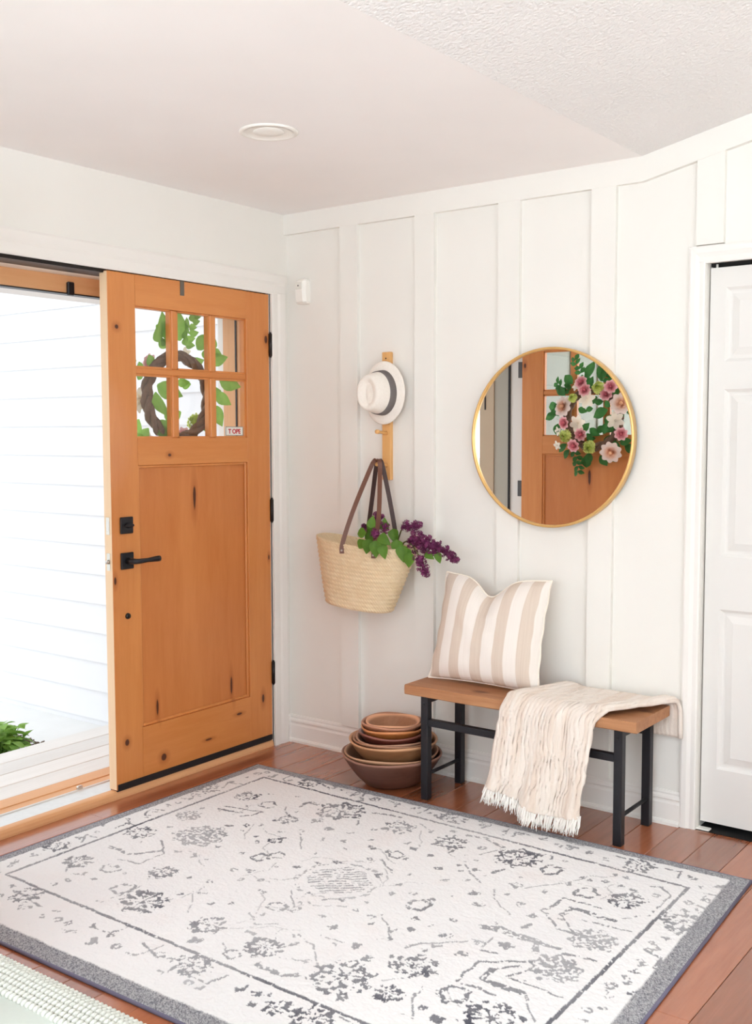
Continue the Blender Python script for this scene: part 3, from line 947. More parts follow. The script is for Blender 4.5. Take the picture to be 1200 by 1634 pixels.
    P = (cor[0][None, None] * ((1 - s) * (1 - t))[..., None] + cor[1] * (s * (1 - t))[..., None] + cor[2] * ((1 - s) * t)[..., None] + cor[3] * (s * t)[..., None])
    z = .0135 + .0022 * (hi - .5) + .0018 * (n1 - .5) - .0012 * (ink > .3)
    z = np.where(e < .006, .0095, z)
    co = np.dstack([P, z]).reshape(-1, 3)
    idx = np.arange(nx * ny).reshape(ny, nx)
    q = np.stack([idx[:-1, :-1], idx[1:, :-1], idx[1:, 1:], idx[:-1, 1:]], -1).reshape(-1, 4)
    # skirt down to the floor
    loop = np.concatenate([idx[0, :], idx[1:, -1], idx[-1, -2::-1], idx[-2:0:-1, 0]])
    sk = co[loop].copy()
    sk[:, 2] = .0005
    base = len(co)
    co = np.vstack([co, sk])
    m = len(loop)
    j = np.arange(m)
    q2 = np.stack([loop, np.roll(loop, -1), base + np.roll(j, -1), base + j], -1)
    q = np.vstack([q, q2])
    me = bpy.data.meshes.new('rug_pile')
    me.vertices.add(len(co))
    me.vertices.foreach_set('co', co.astype(np.float32).ravel())
    me.loops.add(q.size)
    me.loops.foreach_set('vertex_index', q.astype(np.int32).ravel())
    me.polygons.add(len(q))
    me.polygons.foreach_set('loop_start', np.arange(0, q.size, 4, dtype=np.int32))
    me.update(calc_edges=True)
    at = me.attributes.new('ink', 'FLOAT', 'POINT')
    at.data.foreach_set('value', np.concatenate([ink.ravel(), np.full(m, .9)]).astype(np.float32))
    n = NT('rug_wool')
    a = n.n('ShaderNodeAttribute', attribute_name='ink')
    v = n.coords()
    tone = n.mix(n.noise(v, 2.2, 3), lin(226, 225, 225), lin(238, 237, 236))
    warm = n.mix(n.math('MULTIPLY', n.math('SUBTRACT', n.noise(v, 5, 2), .58, clamp=True), 1.6), tone, lin(226, 214, 210))
    dark = n.mix(n.noise(v, 3, 2), lin(66, 67, 80), lin(88, 88, 98))
    n.set(n.mix(a.outputs['Fac'], warm, dark), .95, spec=.1)
    n.b.inputs['Sheen Weight'].default_value = .15
    me.materials.append(n.m)
    rt_ = thing('rug', 'ivory patterned rug with charcoal motifs and dark border', 'rug', (0, 0, 0))
    link('pile', me, rt_)
    c3 = [Vector((c[0], c[1], .005)) for c in (cor[0], cor[1], cor[3], cor[2])]
    eb = MB()
    for i in range(4):
        eb.tube([c3[i], c3[(i + 1) % 4]], .0055, 8)
    eb.build('edge_binding', plain('slate_binding', lin(104, 100, 122), .7), rt_)


make_rug()

# ================================================================== mirror
def disc_xz(mb, cx, cz, y, r, n=96):
    mb.add([(cx + r * math.cos(2 * PI * k / n), y, cz + r * math.sin(2 * PI * k / n)) for k in range(n)], [tuple(range(n))])


def ring_xz(mb, prof, cx, cz, n=96):
    rs = [[(cx + r * math.cos(2 * PI * k / n), y, cz + r * math.sin(2 * PI * k / n)) for k in range(n)] for r, y in prof]
    return mb.rings(rs + [rs[0]], True)


mr = thing('round_mirror', 'large round mirror in thin brass frame over the bench', 'mirror', (1.375, -.021, 1.428))
RM = .347
mbm = MB()
disc_xz(mbm, 0, 0, -.022, RM - .006)
mbm.build('mirror_glass', M['mirror'], mr)
ring_xz(MB(), [(RM - .0095, -.020), (RM - .0095, -.030), (RM - .007, -.032), (RM - .001, -.032), (RM, -.030), (RM, 0.0), (RM - .004, 0)], 0, 0).build('mirror_frame', M['brass'], mr)
b = MB()
rs = [[(r * math.cos(2 * PI * k / 64), y, r * math.sin(2 * PI * k / 64)) for k in range(64)] for r, y in ((RM - .004, -.018), (RM - .004, 0))]
b.rings(rs, True, True, True)
b.build('backing', M['hinge'], mr)

# ================================================================== peg rail
rk = thing('peg_rail', 'narrow upright oak peg rail holding hat and basket', 'coat rack', (.578, 0, 1.246))
rail = MB().box(-.0225, .0225, -.020, 0, 0, .549, .002).build('rail', M['oak'], rk)
PEGZ = (.425, .335, .203, .064)
for pz in PEGZ:
    MB().tube([(0, -.018, pz), (0, -.030, pz), (0, -.070, pz + .004), (0, -.076, pz + .0045), (0, -.090, pz + .0055), (0, -.094, pz + .006)],
              [.0095, .0065, .0062, .0092, .0092, .006], 16).build('peg', M['oak'], rk)
MB().tube([(-.001, -.0195, .522), (-.001, -.0212, .522)], .003, 10).build('screw_head', M['hinge'], rk)

# ================================================================== hat
def make_hat():
    root = thing('fedora_hat', 'off-white straw fedora with dark grey band on peg rail', 'hat', (.586, -.030, 1.620))
    n = 72

    def ring(y, rx, rz, cx=0.0, cz=0.0, crease=0.0, wav=0.0):
        out = []
        for k in range(n):
            a = 2 * PI * k / n
            c, s = math.cos(a), math.sin(a)
            out.append((cx + rx * c, y + crease * (1 - abs(c)) ** 1.5 + wav * math.cos(2 * a), cz + rz * s * (1 + (.12 * max(0, -s) * (abs(c) < .5)) * (crease != 0))))
        return out
    body = MB()
    tilt = lambda y: (-.10 * (abs(y)) - 0.0, -.02 * abs(y))
    prof = [(-.010, .104, .132, .004), (-.013, .107, .135, .004), (-.017, .104, .132, .004), (-.020, .092, .118, .002), (-.021, .079, .100, .0), (-.026, .075, .094, 0), (-.055, .071, .089, 0), (-.085, .066, .083, 0), (-.112, .060, .076, 0), (-.122, .054, .069, 0)]
    rs = [ring(y, rx, rz, tilt(y)[0], tilt(y)[1], 0, w) for y, rx, rz, w in prof]
    rs.append(ring(-.123, .046, .062, tilt(-.123)[0], tilt(-.123)[1], 0))
    rs.append(ring(-.112, .028, .050, tilt(-.12)[0], -.004, 0))
    rs.append(ring(-.098, .010, .036, tilt(-.12)[0], -.004, 0))
    body.rings(rs, True, False, True)
    body.rings([ring(-.010, .104, .132, tilt(-.01)[0], 0, 0, .004), ring(-.014, .08, .10, 0, 0), ring(-.05, .069, .087, -.005, 0), ring(-.105, .056, .072, -.010, 0)], True, False, True)
    n_ = NT('straw_hat_weave')
    v = n_.coords()
    n_.set(n_.mix(n_.noise(v, 120, 3), lin(232, 224, 214), lin(244, 238, 230)), .8, spec=.2)
    ck = n_.n('ShaderNodeTexVoronoi')
    ck.inputs['Scale'].default_value = 320
    n_.l(v, ck.inputs['Vector'])
    n_.bump(ck.outputs['Distance'], .25, .002)
    body.build('hat_body', n_.m, root)
    band = MB()
    rs = []
    for y, rx, rz in ((-.0245, .0752, .0948), (-.0255, .0772, .0968), (-.040, .0758, .0947), (-.058, .0738, .0918), (-.0595, .0705, .0885)):
        rs.append(ring(y, rx, rz, tilt(y)[0], tilt(y)[1]))
    band.rings(rs, True)
    band.build('hat_band', plain('charcoal_hat_band', lin(112, 106, 104), .85, var=.12, vs=200), root)


make_hat()

# ================================================================== leaves and flowers (shared meshes)
def leaf_mesh(name, L, W, m, fold=.25, bend=.25, heart=False):
    mb = MB()
    rows = 6
    rs = []
    for i in range(rows + 1):
        t = i / rows
        w = W / 2 * (math.sin(PI * min(1, t * 1.02 + .02)) ** .8 if not heart else (math.sin(PI * t ** .62) ** .85))
        w = max(w, .0006)
        y = L * t
        z = -bend * L * t * t
        rs.append([(-w, y, z + fold * w), (-w * .5, y, z + fold * w * .42), (0, y, z), (w * .5, y, z + fold * w * .42), (w, y, z + fold * w)])
    mb.rings(rs, closed=False)
    return mb.mesh(name, m)


LEAF = leaf_mesh('leaf', .085, .058, M['leaf_dark'])
LEAF_S = leaf_mesh('leaf', .042, .028, M['leaf_dark'])
LEAF_B = leaf_mesh('leaf', .095, .066, M['leaf_backlit'])
LEAF_BS = leaf_mesh('leaf', .046, .034, M['leaf_backlit'])
LEAF_L = leaf_mesh('leaf', .064, .046, M['leaf_lilac'], .3, .3, True)
LEAF_G = leaf_mesh('leaf', .075, .050, M['leaf_light'], .25, .3)


def petal_patch(mb, ang, r0, r1, z0, z1, wid, cup, n=4):
    """a curved petal growing from radius r0 height z0 to r1,z1 around angle ang"""
    rs = []
    for i in range(n + 1):
        t = i / n
        r = r0 + (r1 - r0) * t ** .8
        z = z0 + (z1 - z0) * t - (.22 * (r1 - r0) * t ** 4)
        w = wid * math.sin(PI * (.16 + .72 * t)) ** .9
        rs.append([((r - cup * w * s * s) * math.cos(ang) - w * s * math.sin(ang), (r - cup * w * s * s) * math.sin(ang) + w * s * math.cos(ang), z) for s in (-1, -.5, 0, .5, 1)])
    mb.rings(rs, closed=False)


def rose_mesh(name, R, m, layers=5, flat=.75):
    mb = MB()
    mb.ball((0, 0, .30 * R * flat), .2 * R, 8, 6, (1, 1, 1.8))
    for k in range(layers):
        t = (k + 1) / layers
        cnt = 4 + k
        for j in range(cnt):
            a = 2 * PI * j / cnt + k * 1.1
            petal_patch(mb, a, .06 * R + .14 * R * t, R * (.26 + .74 * t), 0, R * flat * (1.05 - .50 * t), R * (.24 + .30 * t), .75)
    return mb.mesh(name, m)


def star_mesh(name, R, m, cnt=6):
    mb = MB()
    for j in range(cnt):
        a = 2 * PI * j / cnt
        petal_patch(mb, a, .02 * R, R, 0, .35 * R, .34 * R, .25)
    mb.ball((0, 0, .14 * R), .12 * R)
    return mb.mesh(name, m)


def floret(mb, c, nrm, R, cnt=4):
    nrm = Vector(nrm).normalized()
    a = nrm.orthogonal().normalized()
    b_ = nrm.cross(a)
    ph = random.random() * 2
    c = Vector(c)
    for j in range(cnt):
        t = ph + 2 * PI * j / cnt
        d = a * math.cos(t) + b_ * math.sin(t)
        e = nrm.cross(d)
        mb.add([c, c + d * R * .6 + e * R * .42 + nrm * R * .12, c + d * R * 1.05 + nrm * R * .28, c + d * R * .6 - e * R * .42 + nrm * R * .12], [(0, 1, 2, 3)])


def hydrangea_mesh(name, R, m):
    mb = MB()
    mb.ball((0, 0, .2 * R), .5 * R, 10, 6, (1, 1, .8))
    for k in range(46):
        z = random.uniform(.05, 1)
        a = k * 2.39996
        s = math.sqrt(1 - z * z)
        d = Vector((s * math.cos(a), s * math.sin(a), z))
        floret(mb, d * R * random.uniform(.66, .98) + Vector((0, 0, .1 * R)), d, R * .34)
    return mb.mesh(name, m)


def aim(o, d, roll=0.0):
    q = Vector(d).to_track_quat('Z', 'Y')
    o.rotation_mode = 'QUATERNION'
    from mathutils import Quaternion
    o.rotation_quaternion = q @ Quaternion((0, 0, 1), roll)


def aim_leaf(o, tip, nrm):
    y = Vector(tip).normalized()
    z = Vector(nrm)
    z = (z - y * z.dot(y)).normalized()
    x = y.cross(z)
    o.rotation_mode = 'QUATERNION'
    o.rotation_quaternion = Matrix((x, y, z)).transposed().to_quaternion()


ROSE = rose_mesh('rose', .043, M['pink'])
PEONY = rose_mesh('peony', .068, M['blush'], 6, .5)
LILY = star_mesh('cream_blossom', .055, M['cream'])
BUD = star_mesh('cream_blossom', .030, M['cream'], 5)
HYD = hydrangea_mesh('hydrangea', .042, M['lime'])


def make_wreath(root, front=True):
    """hangs in its own xz plane, flowers face -Y"""
    for i in range(7):
        pts = []
        for k in range(61):
            a = 2 * PI * k / 60
            rr_ = .172 + .013 * math.cos(5 * a + i * 2.1) + .004 * math.sin(11 * a + i)
            pts.append((rr_ * math.cos(a), -.03 + .013 * math.sin(5 * a + i * 2.1), rr_ * math.sin(a)))
        MB().tube(pts, .0115, 7, False).build('vine_twist', M['twig'], root)
    FL = [(PEONY, -.181, .072), (ROSE, -.057, .213), (ROSE, -.028, .167), (HYD, .053, .176), (ROSE, .104, .138), (ROSE, .137, .182), (PEONY, .192, .084),
          (LILY, .163, -.014), (ROSE, .205, -.091), (PEONY, .132, -.199), (HYD, .003, -.168), (ROSE, -.096, -.160), (ROSE, -.062, -.095), (HYD, -.151, -.102),
          (ROSE, -.159, -.025), (BUD, -.212, -.075), (HYD, -.108, .121), (LILY, -.012, .112), (LILY, -.083, -.029), (BUD, -.09, .19), (BUD, -.205, -.16)]
    for k, (me, x, z) in enumerate(FL):
        if not front and k not in (4, 7, 9, 11, 13, 19):
            continue
        o = link(me.name.split('.')[0], me, root)
        o.location = (x, -.062 - .012 * (k % 3), z)
        aim(o, (x * 1.6 + random.uniform(-.1, .1), -1, z * 1.6 + random.uniform(-.1, .1)), k)
        s = .72 if (me is HYD and x == -.108) else 1
        o.scale = (s, s, s)
    LV = [(-.03, .24, 80, 1.3), (.03, .24, 60, 1.3), (.09, .23, 40, 1.2), (-.13, .21, 140, 1.0), (-.19, .16, 165, .9), (-.24, .08, 190, 1.0), (-.24, .03, 215, .9), (-.23, -.03, 250, 1.0),
          (-.16, -.19, 230, .8), (-.03, -.22, 262, 1.1), (.05, -.22, 300, .9), (.10, -.21, 320, .8), (.10, .05, 200, 1.2), (.12, .02, 250, 1.2), (.13, -.10, 230, 1.2), (.15, -.13, 290, 1.1),
          (-.02, -.06, 330, .9), (.02, -.08, 20, .8), (.22, .03, 20, 1.0), (.22, .14, 35, 1.0), (.20, -.16, 330, 1.0), (-.09, .06, 350, .7), (.0, .06, 180, .6)]
    for k, (x, z, deg, sc) in enumerate(LV):
        o = link('leaf', LEAF if front else LEAF_B, root)
        o.location = (x, -.045 + .012 * (k % 3), z)
        a = math.radians(deg + random.uniform(-12, 12))
        aim_leaf(o, (math.cos(a), random.uniform(-.25, .35), math.sin(a)), (random.uniform(-.3, .3), -1, random.uniform(-.3, .3)))
        o.scale = (sc, sc, sc)
    for k in range(26):
        if not front and k % 3:
            continue
        a = 2 * PI * k / 26 + random.uniform(-.1, .1)
        rr_ = random.uniform(.10, .24)
        o = link('leaf', LEAF if front else LEAF_B, root)
        o.location = (rr_ * math.cos(a), -.040 - .008 * (k % 3), rr_ * math.sin(a))
        b_ = a + random.uniform(-1.2, 1.2) + (PI if rr_ < .15 else 0)
        aim_leaf(o, (math.cos(b_), random.uniform(-.3, .2), math.sin(b_)), (random.uniform(-.3, .3), -1, random.uniform(-.3, .3)))
        sc = random.uniform(.6, .95)
        o.scale = (sc, sc, sc)
    # trailing ivy sprigs above, beside and below
    for (x, z, deg, cnt) in ((-.05, .22, 118, 6), (-.12, -.20, 285, 5), (.19, .10, 5, 4), (.06, .22, 70, 3), (-.16, .17, 150, 4)):
        a = math.radians(deg)
        for i in range(cnt):
            px, pz = x + math.cos(a) * .030 * i + .010 * (i % 2), z + math.sin(a) * .030 * i
            for sgn in (-1, 1):
                o = link('leaf', LEAF_S if front else LEAF_BS, root)
                o.location = (px, -.03 - .004 * i, pz)
                b_ = a + sgn * .95
                aim_leaf(o, (math.cos(b_), random.uniform(-.3, .3), math.sin(b_)), (random.uniform(-.3, .3), -1, random.uniform(-.3, .3)))


w2 = thing('flower_wreath', 'wreath of pink roses and lime blooms reflected in the mirror', 'wreath', (.505, JL + .003 + .047, 1.535), PI, 'wreaths on the entry doors')
w1 = thing('flower_wreath', 'wreath seen from behind through the closed door panes', 'wreath', (-.047, -.615, 1.600), -PI / 2, 'wreaths on the entry doors')
make_wreath(w1, False)
make_wreath(w2)
# the copy faces the mirror: its flowers are set out the way the mirror shows them
for ch in w2.children:
    if ch.name.startswith('vine'):
        continue
    ch.location.x = -ch.location.x
    q = ch.rotation_quaternion.copy()
    ch.rotation_quaternion = (q.w, q.x, -q.y, -q.z)
hg = thing('wreath_hanger', 'dark metal strap hooked over the closed door top', 'hook', (0, -.655, 2.073))
MB().box(.0005, .0025, -.011, .011, -.058, .002).box(-.048, .0025, -.011, .011, .001, .003).box(-.048, -.046, -.011, .011, -.32, .002).build('strap', plain('steel_strap', lin(112, 104, 96), .4, .6), hg)

# sign on the glass
sg_ = thing('window_sign', 'small white sign with red letters in the corner pane', 'sign', (-.0135, -.346, 1.4385))
MB().box(-.003, .003, -.054, .054, 0, .040, .001).build('sign_board', plain('white_sign', lin(232, 232, 224), .5, var=.02), sg_)
fr_ = MB()
for a in ((-.054, .054, 0, .003), (-.054, .054, .037, .040), (-.054, -.051, .003, .037), (.051, .054, .003, .037)):
    fr_.box(.0031, .0040, *a)
fr_.build('sign_border', plain('grey_border', lin(150, 150, 142), .5), sg_)


def text_mesh(txt, size, m):
    cu = bpy.data.curves.new('lettering', 'FONT')
    cu.body = txt
    cu.size = size
    cu.align_x = 'CENTER'
    cu.extrude = .0004
    cu.offset = .0009
    to = bpy.data.objects.new('lettering', cu)
    C.objects.link(to)
    dg = bpy.context.evaluated_depsgraph_get()
    me = bpy.data.meshes.new_from_object(to.evaluated_get(dg))
    bpy.data.objects.remove(to)
    me.materials.clear()
    me.materials.append(m)
    return me


lt = link('lettering', text_mesh('T OPE', .028, plain('red_lettering', lin(196, 36, 44), .5)), sg_)
lt['label'] = 'red lettering'
lt.matrix_local = Matrix(((0, 0, 1, .0036), (1, 0, 0, 0), (0, 1, 0, .0095), (0, 0, 0, 1)))


# ================================================================== basket
def make_basket():
    piv = Vector((.578, -.100, 1.325))
    root = thing('market_basket', 'woven straw market basket hanging from the lowest peg', 'basket', piv)
    tilt = Matrix.Rotation(math.radians(4.2), 4, 'Y')
    top = Vector((.592, -.152, .976)) - piv
    n, m = 110, 84

    def pt(h, a, grow=0.0, dz=0.0):
        hw, hd = .158 + .088 * h ** .9 + grow, .080 + .026 * h + grow
        c, s = math.cos(a), math.sin(a)
        e = 2 / 2.35
        x = hw * math.copysign(abs(c) ** e, c)
        y = hd * math.copysign(abs(s) ** e, s)
        zz = -.272 * (1 - h) + .012 * h * (abs(c) ** 2) + dz
        p = Vector((top.x - .018 * (1 - h) + x, top.y + y, top.z + zz))
        return tilt @ p
    mb = MB()
    rs = []
    for i in range(m + 1):
        h = i / m
        g = .0062 * abs(math.sin(PI * h * 15)) ** .8
        rs.append([pt(h, 2 * PI * k / n, g + .0009 * math.sin(k * 2.1 + i * PI * 17 / m)) for k in range(n)])
    inner = [[pt(h, 2 * PI * k / n, -.006) for k in range(n)] for h in (1, .7, .35, .04)]
    mb.rings(rs + inner, True, True, True)
    nt = NT('woven_straw')
    v = nt.coords()
    col = nt.mix(nt.noise(v, 26, 4), lin(224, 198, 158), lin(244, 228, 198))
    col = nt.mix(nt.math('MULTIPLY', nt.noise(nt.coords((40, 40, 160)), 2.0, 3), .55), col, lin(206, 172, 128))
    nt.set(col, .85, spec=.2)
    w = nt.n('ShaderNodeTexWave', wave_type='BANDS', bands_direction='DIAGONAL')
    w.inputs['Scale'].default_value = 42
    w.inputs['Distortion'].default_value = 2.5
    w.inputs['Detail'].default_value = 2
    nt.l(v, w.inputs['Vector'])
    nt.bump(w.outputs['Fac'], .55, .004)
    mb.build('woven_body', nt.m, root)
    br = MB()
    br.tube([pt(1, 2 * PI * k / 72) for k in range(73)], .0062, 8, False)
    br.build('rim_braid', nt.m, root)
    lea = plain('brown_leather', lin(104, 62, 44), .5, var=.15)
    lea_d = plain('dark_leather', lin(60, 32, 26), .5, var=.15)

    def strap(pts, m_, wd):
        mb_ = MB()
        P = [Vector(p) - piv for p in pts]
        # smooth the path
        Q = []
        for i in range(len(P) - 1):
            p0, p1, p2, p3 = P[max(i - 1, 0)], P[i], P[i + 1], P[min(i + 2, len(P) - 1)]
            for k in range(6):
                t = k / 6
                Q.append(.5 * ((2 * p1) + (p2 - p0) * t + (2 * p0 - 5 * p1 + 4 * p2 - p3) * t * t + (3 * p1 - p0 - 3 * p2 + p3) * t ** 3))
        Q.append(P[-1])
        mb_.ribbon(Q, wd, .019, .0032)
        return mb_.build('strap', m_, root)
    f1, f2 = .528, .690
    s1 = strap([(f1, -.268, .945), (f1, -.262, .990), (f1 + .018, -.215, 1.12), (.560, -.120, 1.285), (.575, -.104, 1.328), (.588, -.098, 1.334), (.600, -.098, 1.325), (.612, -.112, 1.27), (f2 - .02, -.20, 1.10), (f2, -.258, .98), (f2, -.264, .935)], lea, (.78, .62, .0))
    s2 = strap([(.505, -.056, .985), (.505, -.056, 1.02), (.535, -.062, 1.18), (.566, -.078, 1.300), (.578, -.080, 1.331), (.590, -.080, 1.331), (.602, -.076, 1.30), (.628, -.060, 1.15), (.655, -.054, 1.00), (.656, -.054, .965)], lea_d, (.78, .62, .0))
    for (x, y, z, p) in ((f1, -.2705, .958, s1), (f2, -.2665, .948, s1)):
        MB().ball((x - piv.x, y - piv.y, z - piv.z), .0045).build('rivet', M['nickel'], p)


make_basket()

# ================================================================== lilacs in the basket
def sprig(label, base, pts, r0, r1, leaves, count):
    root = thing('lilac_sprig', label, 'flower', base, 0, 'lilac sprigs in the straw basket')
    B = Vector(base)
    root.location = B + LO
    P = [Vector(p) - B for p in pts]
    MB().tube([Vector((0, 0, 0))] + P, [.0032] * (len(P)) + [.0015], 6).build('stem', M['stem'], root)
    mb = MB()
    a, b_ = P[-2], P[-1]
    r0, r1, count = r0 * 1.15, r1 * 1.2, int(count * 1.5)
    ax = (b_ - a).normalized()
    o1 = ax.orthogonal().normalized()
    o2 = ax.cross(o1)
    ncl = max(5, count // 11)
    for k in range(ncl):                                # small round clusters set round the axis
        t = (k + .5) / ncl
        rad_ = r0 + (r1 - r0) * t
        th = k * 2.39996 + random.uniform(-.4, .4)
        c0 = a + (b_ - a) * t + (o1 * math.cos(th) + o2 * math.sin(th)) * rad_ * random.uniform(.35, .95)
        rc = random.uniform(.0085, .0135) * (1.15 - .35 * t)
        for q in range(13):
            d_ = Vector((random.gauss(0, 1), random.gauss(0, 1), random.gauss(0, 1))).normalized()
            floret(mb, c0 + d_ * rc, d_, random.uniform(.0056, .0084))
    mb.tube([a, (a + b_) / 2, b_], [r0 * .40, (r0 + r1) * .2, r1 * .3], 8)
    mb.build('flower_panicle', M['lilac'], root)
    for (pos, tip, nrm, sc) in leaves:
        o = link('leaf', LEAF_L, root)
        o.location = Vector(pos) - B
        aim_leaf(o, tip, nrm)
        o.scale = (sc, sc, sc)


LO = Vector((.030, 0, .012))
NF = (.5, -.85, .2)
sprig('upright dark lilac nearest the left strap', (.62, -.15, .90), [(.61, -.165, 1.00), (.605, -.175, 1.035), (.622, -.180, 1.100)], .030, .014,
      [((.61, -.19, 1.035), (-.5, -.2, -.5), NF, 1.0), ((.60, -.18, 1.05), (-.8, 0, .1), (.2, -.9, .4), .8), ((.615, -.20, 1.03), (-.1, -.3, -.9), NF, 1.1)], 120)
sprig('small lilac tip low at the left of the bunch', (.60, -.15, .90), [(.575, -.17, 1.02), (.57, -.18, 1.03), (.548, -.19, 1.045)], .014, .008,
      [((.60, -.20, 1.03), (.3, -.2, .6), NF, .9), ((.63, -.20, 1.02), (.1, -.2, -.9), NF, 1.0)], 36)
sprig('lilac with bare gaps at the top of the bunch', (.66, -.14, .90), [(.70, -.13, 1.02), (.712, -.13, 1.045), (.800, -.12, 1.055)], .020, .013,
      [((.69, -.17, 1.04), (.3, -.2, -.7), (.3, -.9, .3), 1.0), ((.665, -.19, 1.035), (.1, -.2, .6), NF, .8)], 90)
sprig('small lilac peeping between the leaves', (.64, -.15, .90), [(.655, -.18, 1.01), (.66, -.19, 1.03), (.675, -.195, 1.062)], .014, .009,
      [((.665, -.215, 1.00), (.1, -.3, -.9), NF, 1.15), ((.64, -.21, 1.01), (-.4, -.3, -.8), (.4, -.8, .5), .95), ((.68, -.22, .975), (-.1, -.2, -.9), NF, 1.2)], 40)
sprig('long lilac reaching out to the right over the rim', (.68, -.15, .90), [(.74, -.16, .985), (.78, -.165, 1.000), (.90, -.165, .975)], .043, .027,
      [((.76, -.21, .98), (.3, -.2, -.9), NF, 1.1), ((.735, -.20, 1.0), (.1, -.2, -.9), NF, 1.1)], 260)
sprig('lilac tip pointing farthest right from the basket', (.69, -.14, .90), [(.80, -.15, .985), (.885, -.155, .985), (1.000, -.160, .925)], .028, .012,
      [((.91, -.17, .955), (.35, -.1, -.8), (.4, -.8, .3), .7), ((.86, -.18, .95), (.7, -.1, -.3), NF, .7)], 150)
sprig('hanging lilac drooping below the bunch', (.68, -.15, .91), [(.79, -.18, .985), (.835, -.185, .935), (.872, -.190, .862)], .022, .011,
      [((.80, -.20, .95), (-.1, -.1, -1), NF, 1.0), ((.775, -.20, .97), (.15, -.1, -1), NF, 1.1)], 110)
sprig('leafy lilac twig lying over the front rim', (.66, -.17, .91), [(.655, -.22, 1.00), (.66, -.25, 1.02), (.672, -.27, 1.035)], .012, .007,
      [((.655, -.285, 1.005), (-.2, -.1, -.9), NF, 1.05), ((.685, -.285, 1.000), (.1, -.1, -.9), NF, 1.1), ((.70, -.28, 1.02), (.6, -.1, -.3), NF, 1.0), ((.64, -.285, 1.03), (-.8, 0, -.1), NF, .95), ((.665, -.29, 1.05), (.2, 0, .8), NF, .8), ((.71, -.275, .985), (.3, -.1, -.8), NF, .95), ((.63, -.285, 1.0), (-.6, 0, -.7), NF, .9)], 24)

# ================================================================== bench
bn = thing('wooden_bench', 'low bench with thick wooden plank seat and black steel legs', 'bench', (1.385, -.19, 0))
SX0, SX1, SY0, SY1, SZ0, SZ1 = .902 - 1.385, 1.872 - 1.385, -.345 + .19, -.042 + .19, .416, .455
bm = bmesh.new()
bmesh.ops.create_grid(bm, x_segments=40, y_segments=8, size=1)
mb = MB()
NXs = 48
rs = []
for i in range(NXs + 1):
    x = SX0 + (SX1 - SX0) * i / NXs
    w = .0035 * mnoise.noise(Vector((x * 5, 1.3, 0))) + .002 * mnoise.noise(Vector((x * 17, 7, 0)))
    w2_ = .003 * mnoise.noise(Vector((x * 5, 9.3, 0)))
    dz = .0015 * mnoise.noise(Vector((x * 4, 4, 0)))
    y0, y1 = SY0 + w, SY1 + w2_
    c = .004
    rs.append([(x, y0, SZ0 + c), (x, y0 - .001, (SZ0 + SZ1) / 2), (x, y0, SZ1 - c + dz), (x, y0 + c, SZ1 + dz), (x, (y0 + y1) / 2, SZ1 + dz), (x, y1 - c, SZ1 + dz), (x, y1, SZ1 - c), (x, y1, SZ0 + c), (x, y1 - c, SZ0), (x, y0 + c, SZ0)])
bm.free()
mb.rings(rs, True, True, True, smooth=False)
nt = NT('reclaimed_plank')
v = nt.coords((1.3, 22, 22))
fine = nt.noise(v, 3, 6, .65, .4)
br = nt.noise(v, .4, 3, .5, 1.5)
c_ = nt.mix(nt.math('ADD', nt.math('MULTIPLY', fine, .7), nt.math('MULTIPLY', nt.math('SUBTRACT', br, .5), 1.0), clamp=True), lin(148, 92, 58), lin(206, 156, 112))
tc = nt.n('ShaderNodeTexCoord')
for (kx, ky, rx, ry) in ((-.175, -.085, .030, .016), (.22, -.02, .02, .012), (.45, .02, .025, .015)):
    sb = nt.n('ShaderNodeVectorMath', operation='SUBTRACT')
    sb.inputs[1].default_value = (kx, ky, 0)
    nt.l(tc.outputs['Object'], sb.inputs[0])
    ml = nt.n('ShaderNodeVectorMath', operation='MULTIPLY')
    ml.inputs[1].default_value = (1 / rx, 1 / ry, 0)
    nt.l(sb.outputs[0], ml.inputs[0])
    ln = nt.n('ShaderNodeVectorMath', operation='LENGTH')
    nt.l(ml.outputs[0], ln.inputs[0])
    d = nt.math('ADD', ln.outputs['Value'], nt.math('MULTIPLY', nt.math('SUBTRACT', fine, .5), 1.2))
    c_ = nt.mix(nt.math('MULTIPLY', nt.math('SUBTRACT', 1.6, d, clamp=True), .75), c_, lin(92, 56, 44))
nt.set(c_, .5, spec=.35)
nt.bump(fine, .3, .002)
mb.build('seat', nt.m, bn)
LG = .016
LX0, LX1, LYF, LYB = .986 - 1.385, 1.800 - 1.385, -.314 + .19, -.066 + .19
for lx in (LX0, LX1):
    for ly in (LYF, LYB):
        lg = MB().box(lx - LG, lx + LG, ly - LG, ly + LG, .001, SZ0, .002).build('leg', M['black'], bn)
        if ly == LYF:
            MB().tube([(lx, ly - LG, SZ0 - .03), (lx, ly - LG - .003, SZ0 - .03)], .005, 10).build('bolt', M['black'], lg)
    MB().tube([(lx, LYF + LG, .100), (lx, LYB - LG, .100)], .0075, 10).build('side_bar', M['black'], bn)
    MB().box(lx - .012, lx + .012, LYF + LG, LYB - LG, SZ0 - .028, SZ0).build('side_rail', M['black'], bn)
MB().box(LX0 + LG, LX1 - LG, LYF - .012, LYF + .012, .298, .326, .002).build('stretcher', M['black'], bn)
MB().box(LX0 + LG, LX1 - LG, LYB - .012, LYB + .012, SZ0 - .074, SZ0 - .044, .002).build('back_rail', M['black'], bn)

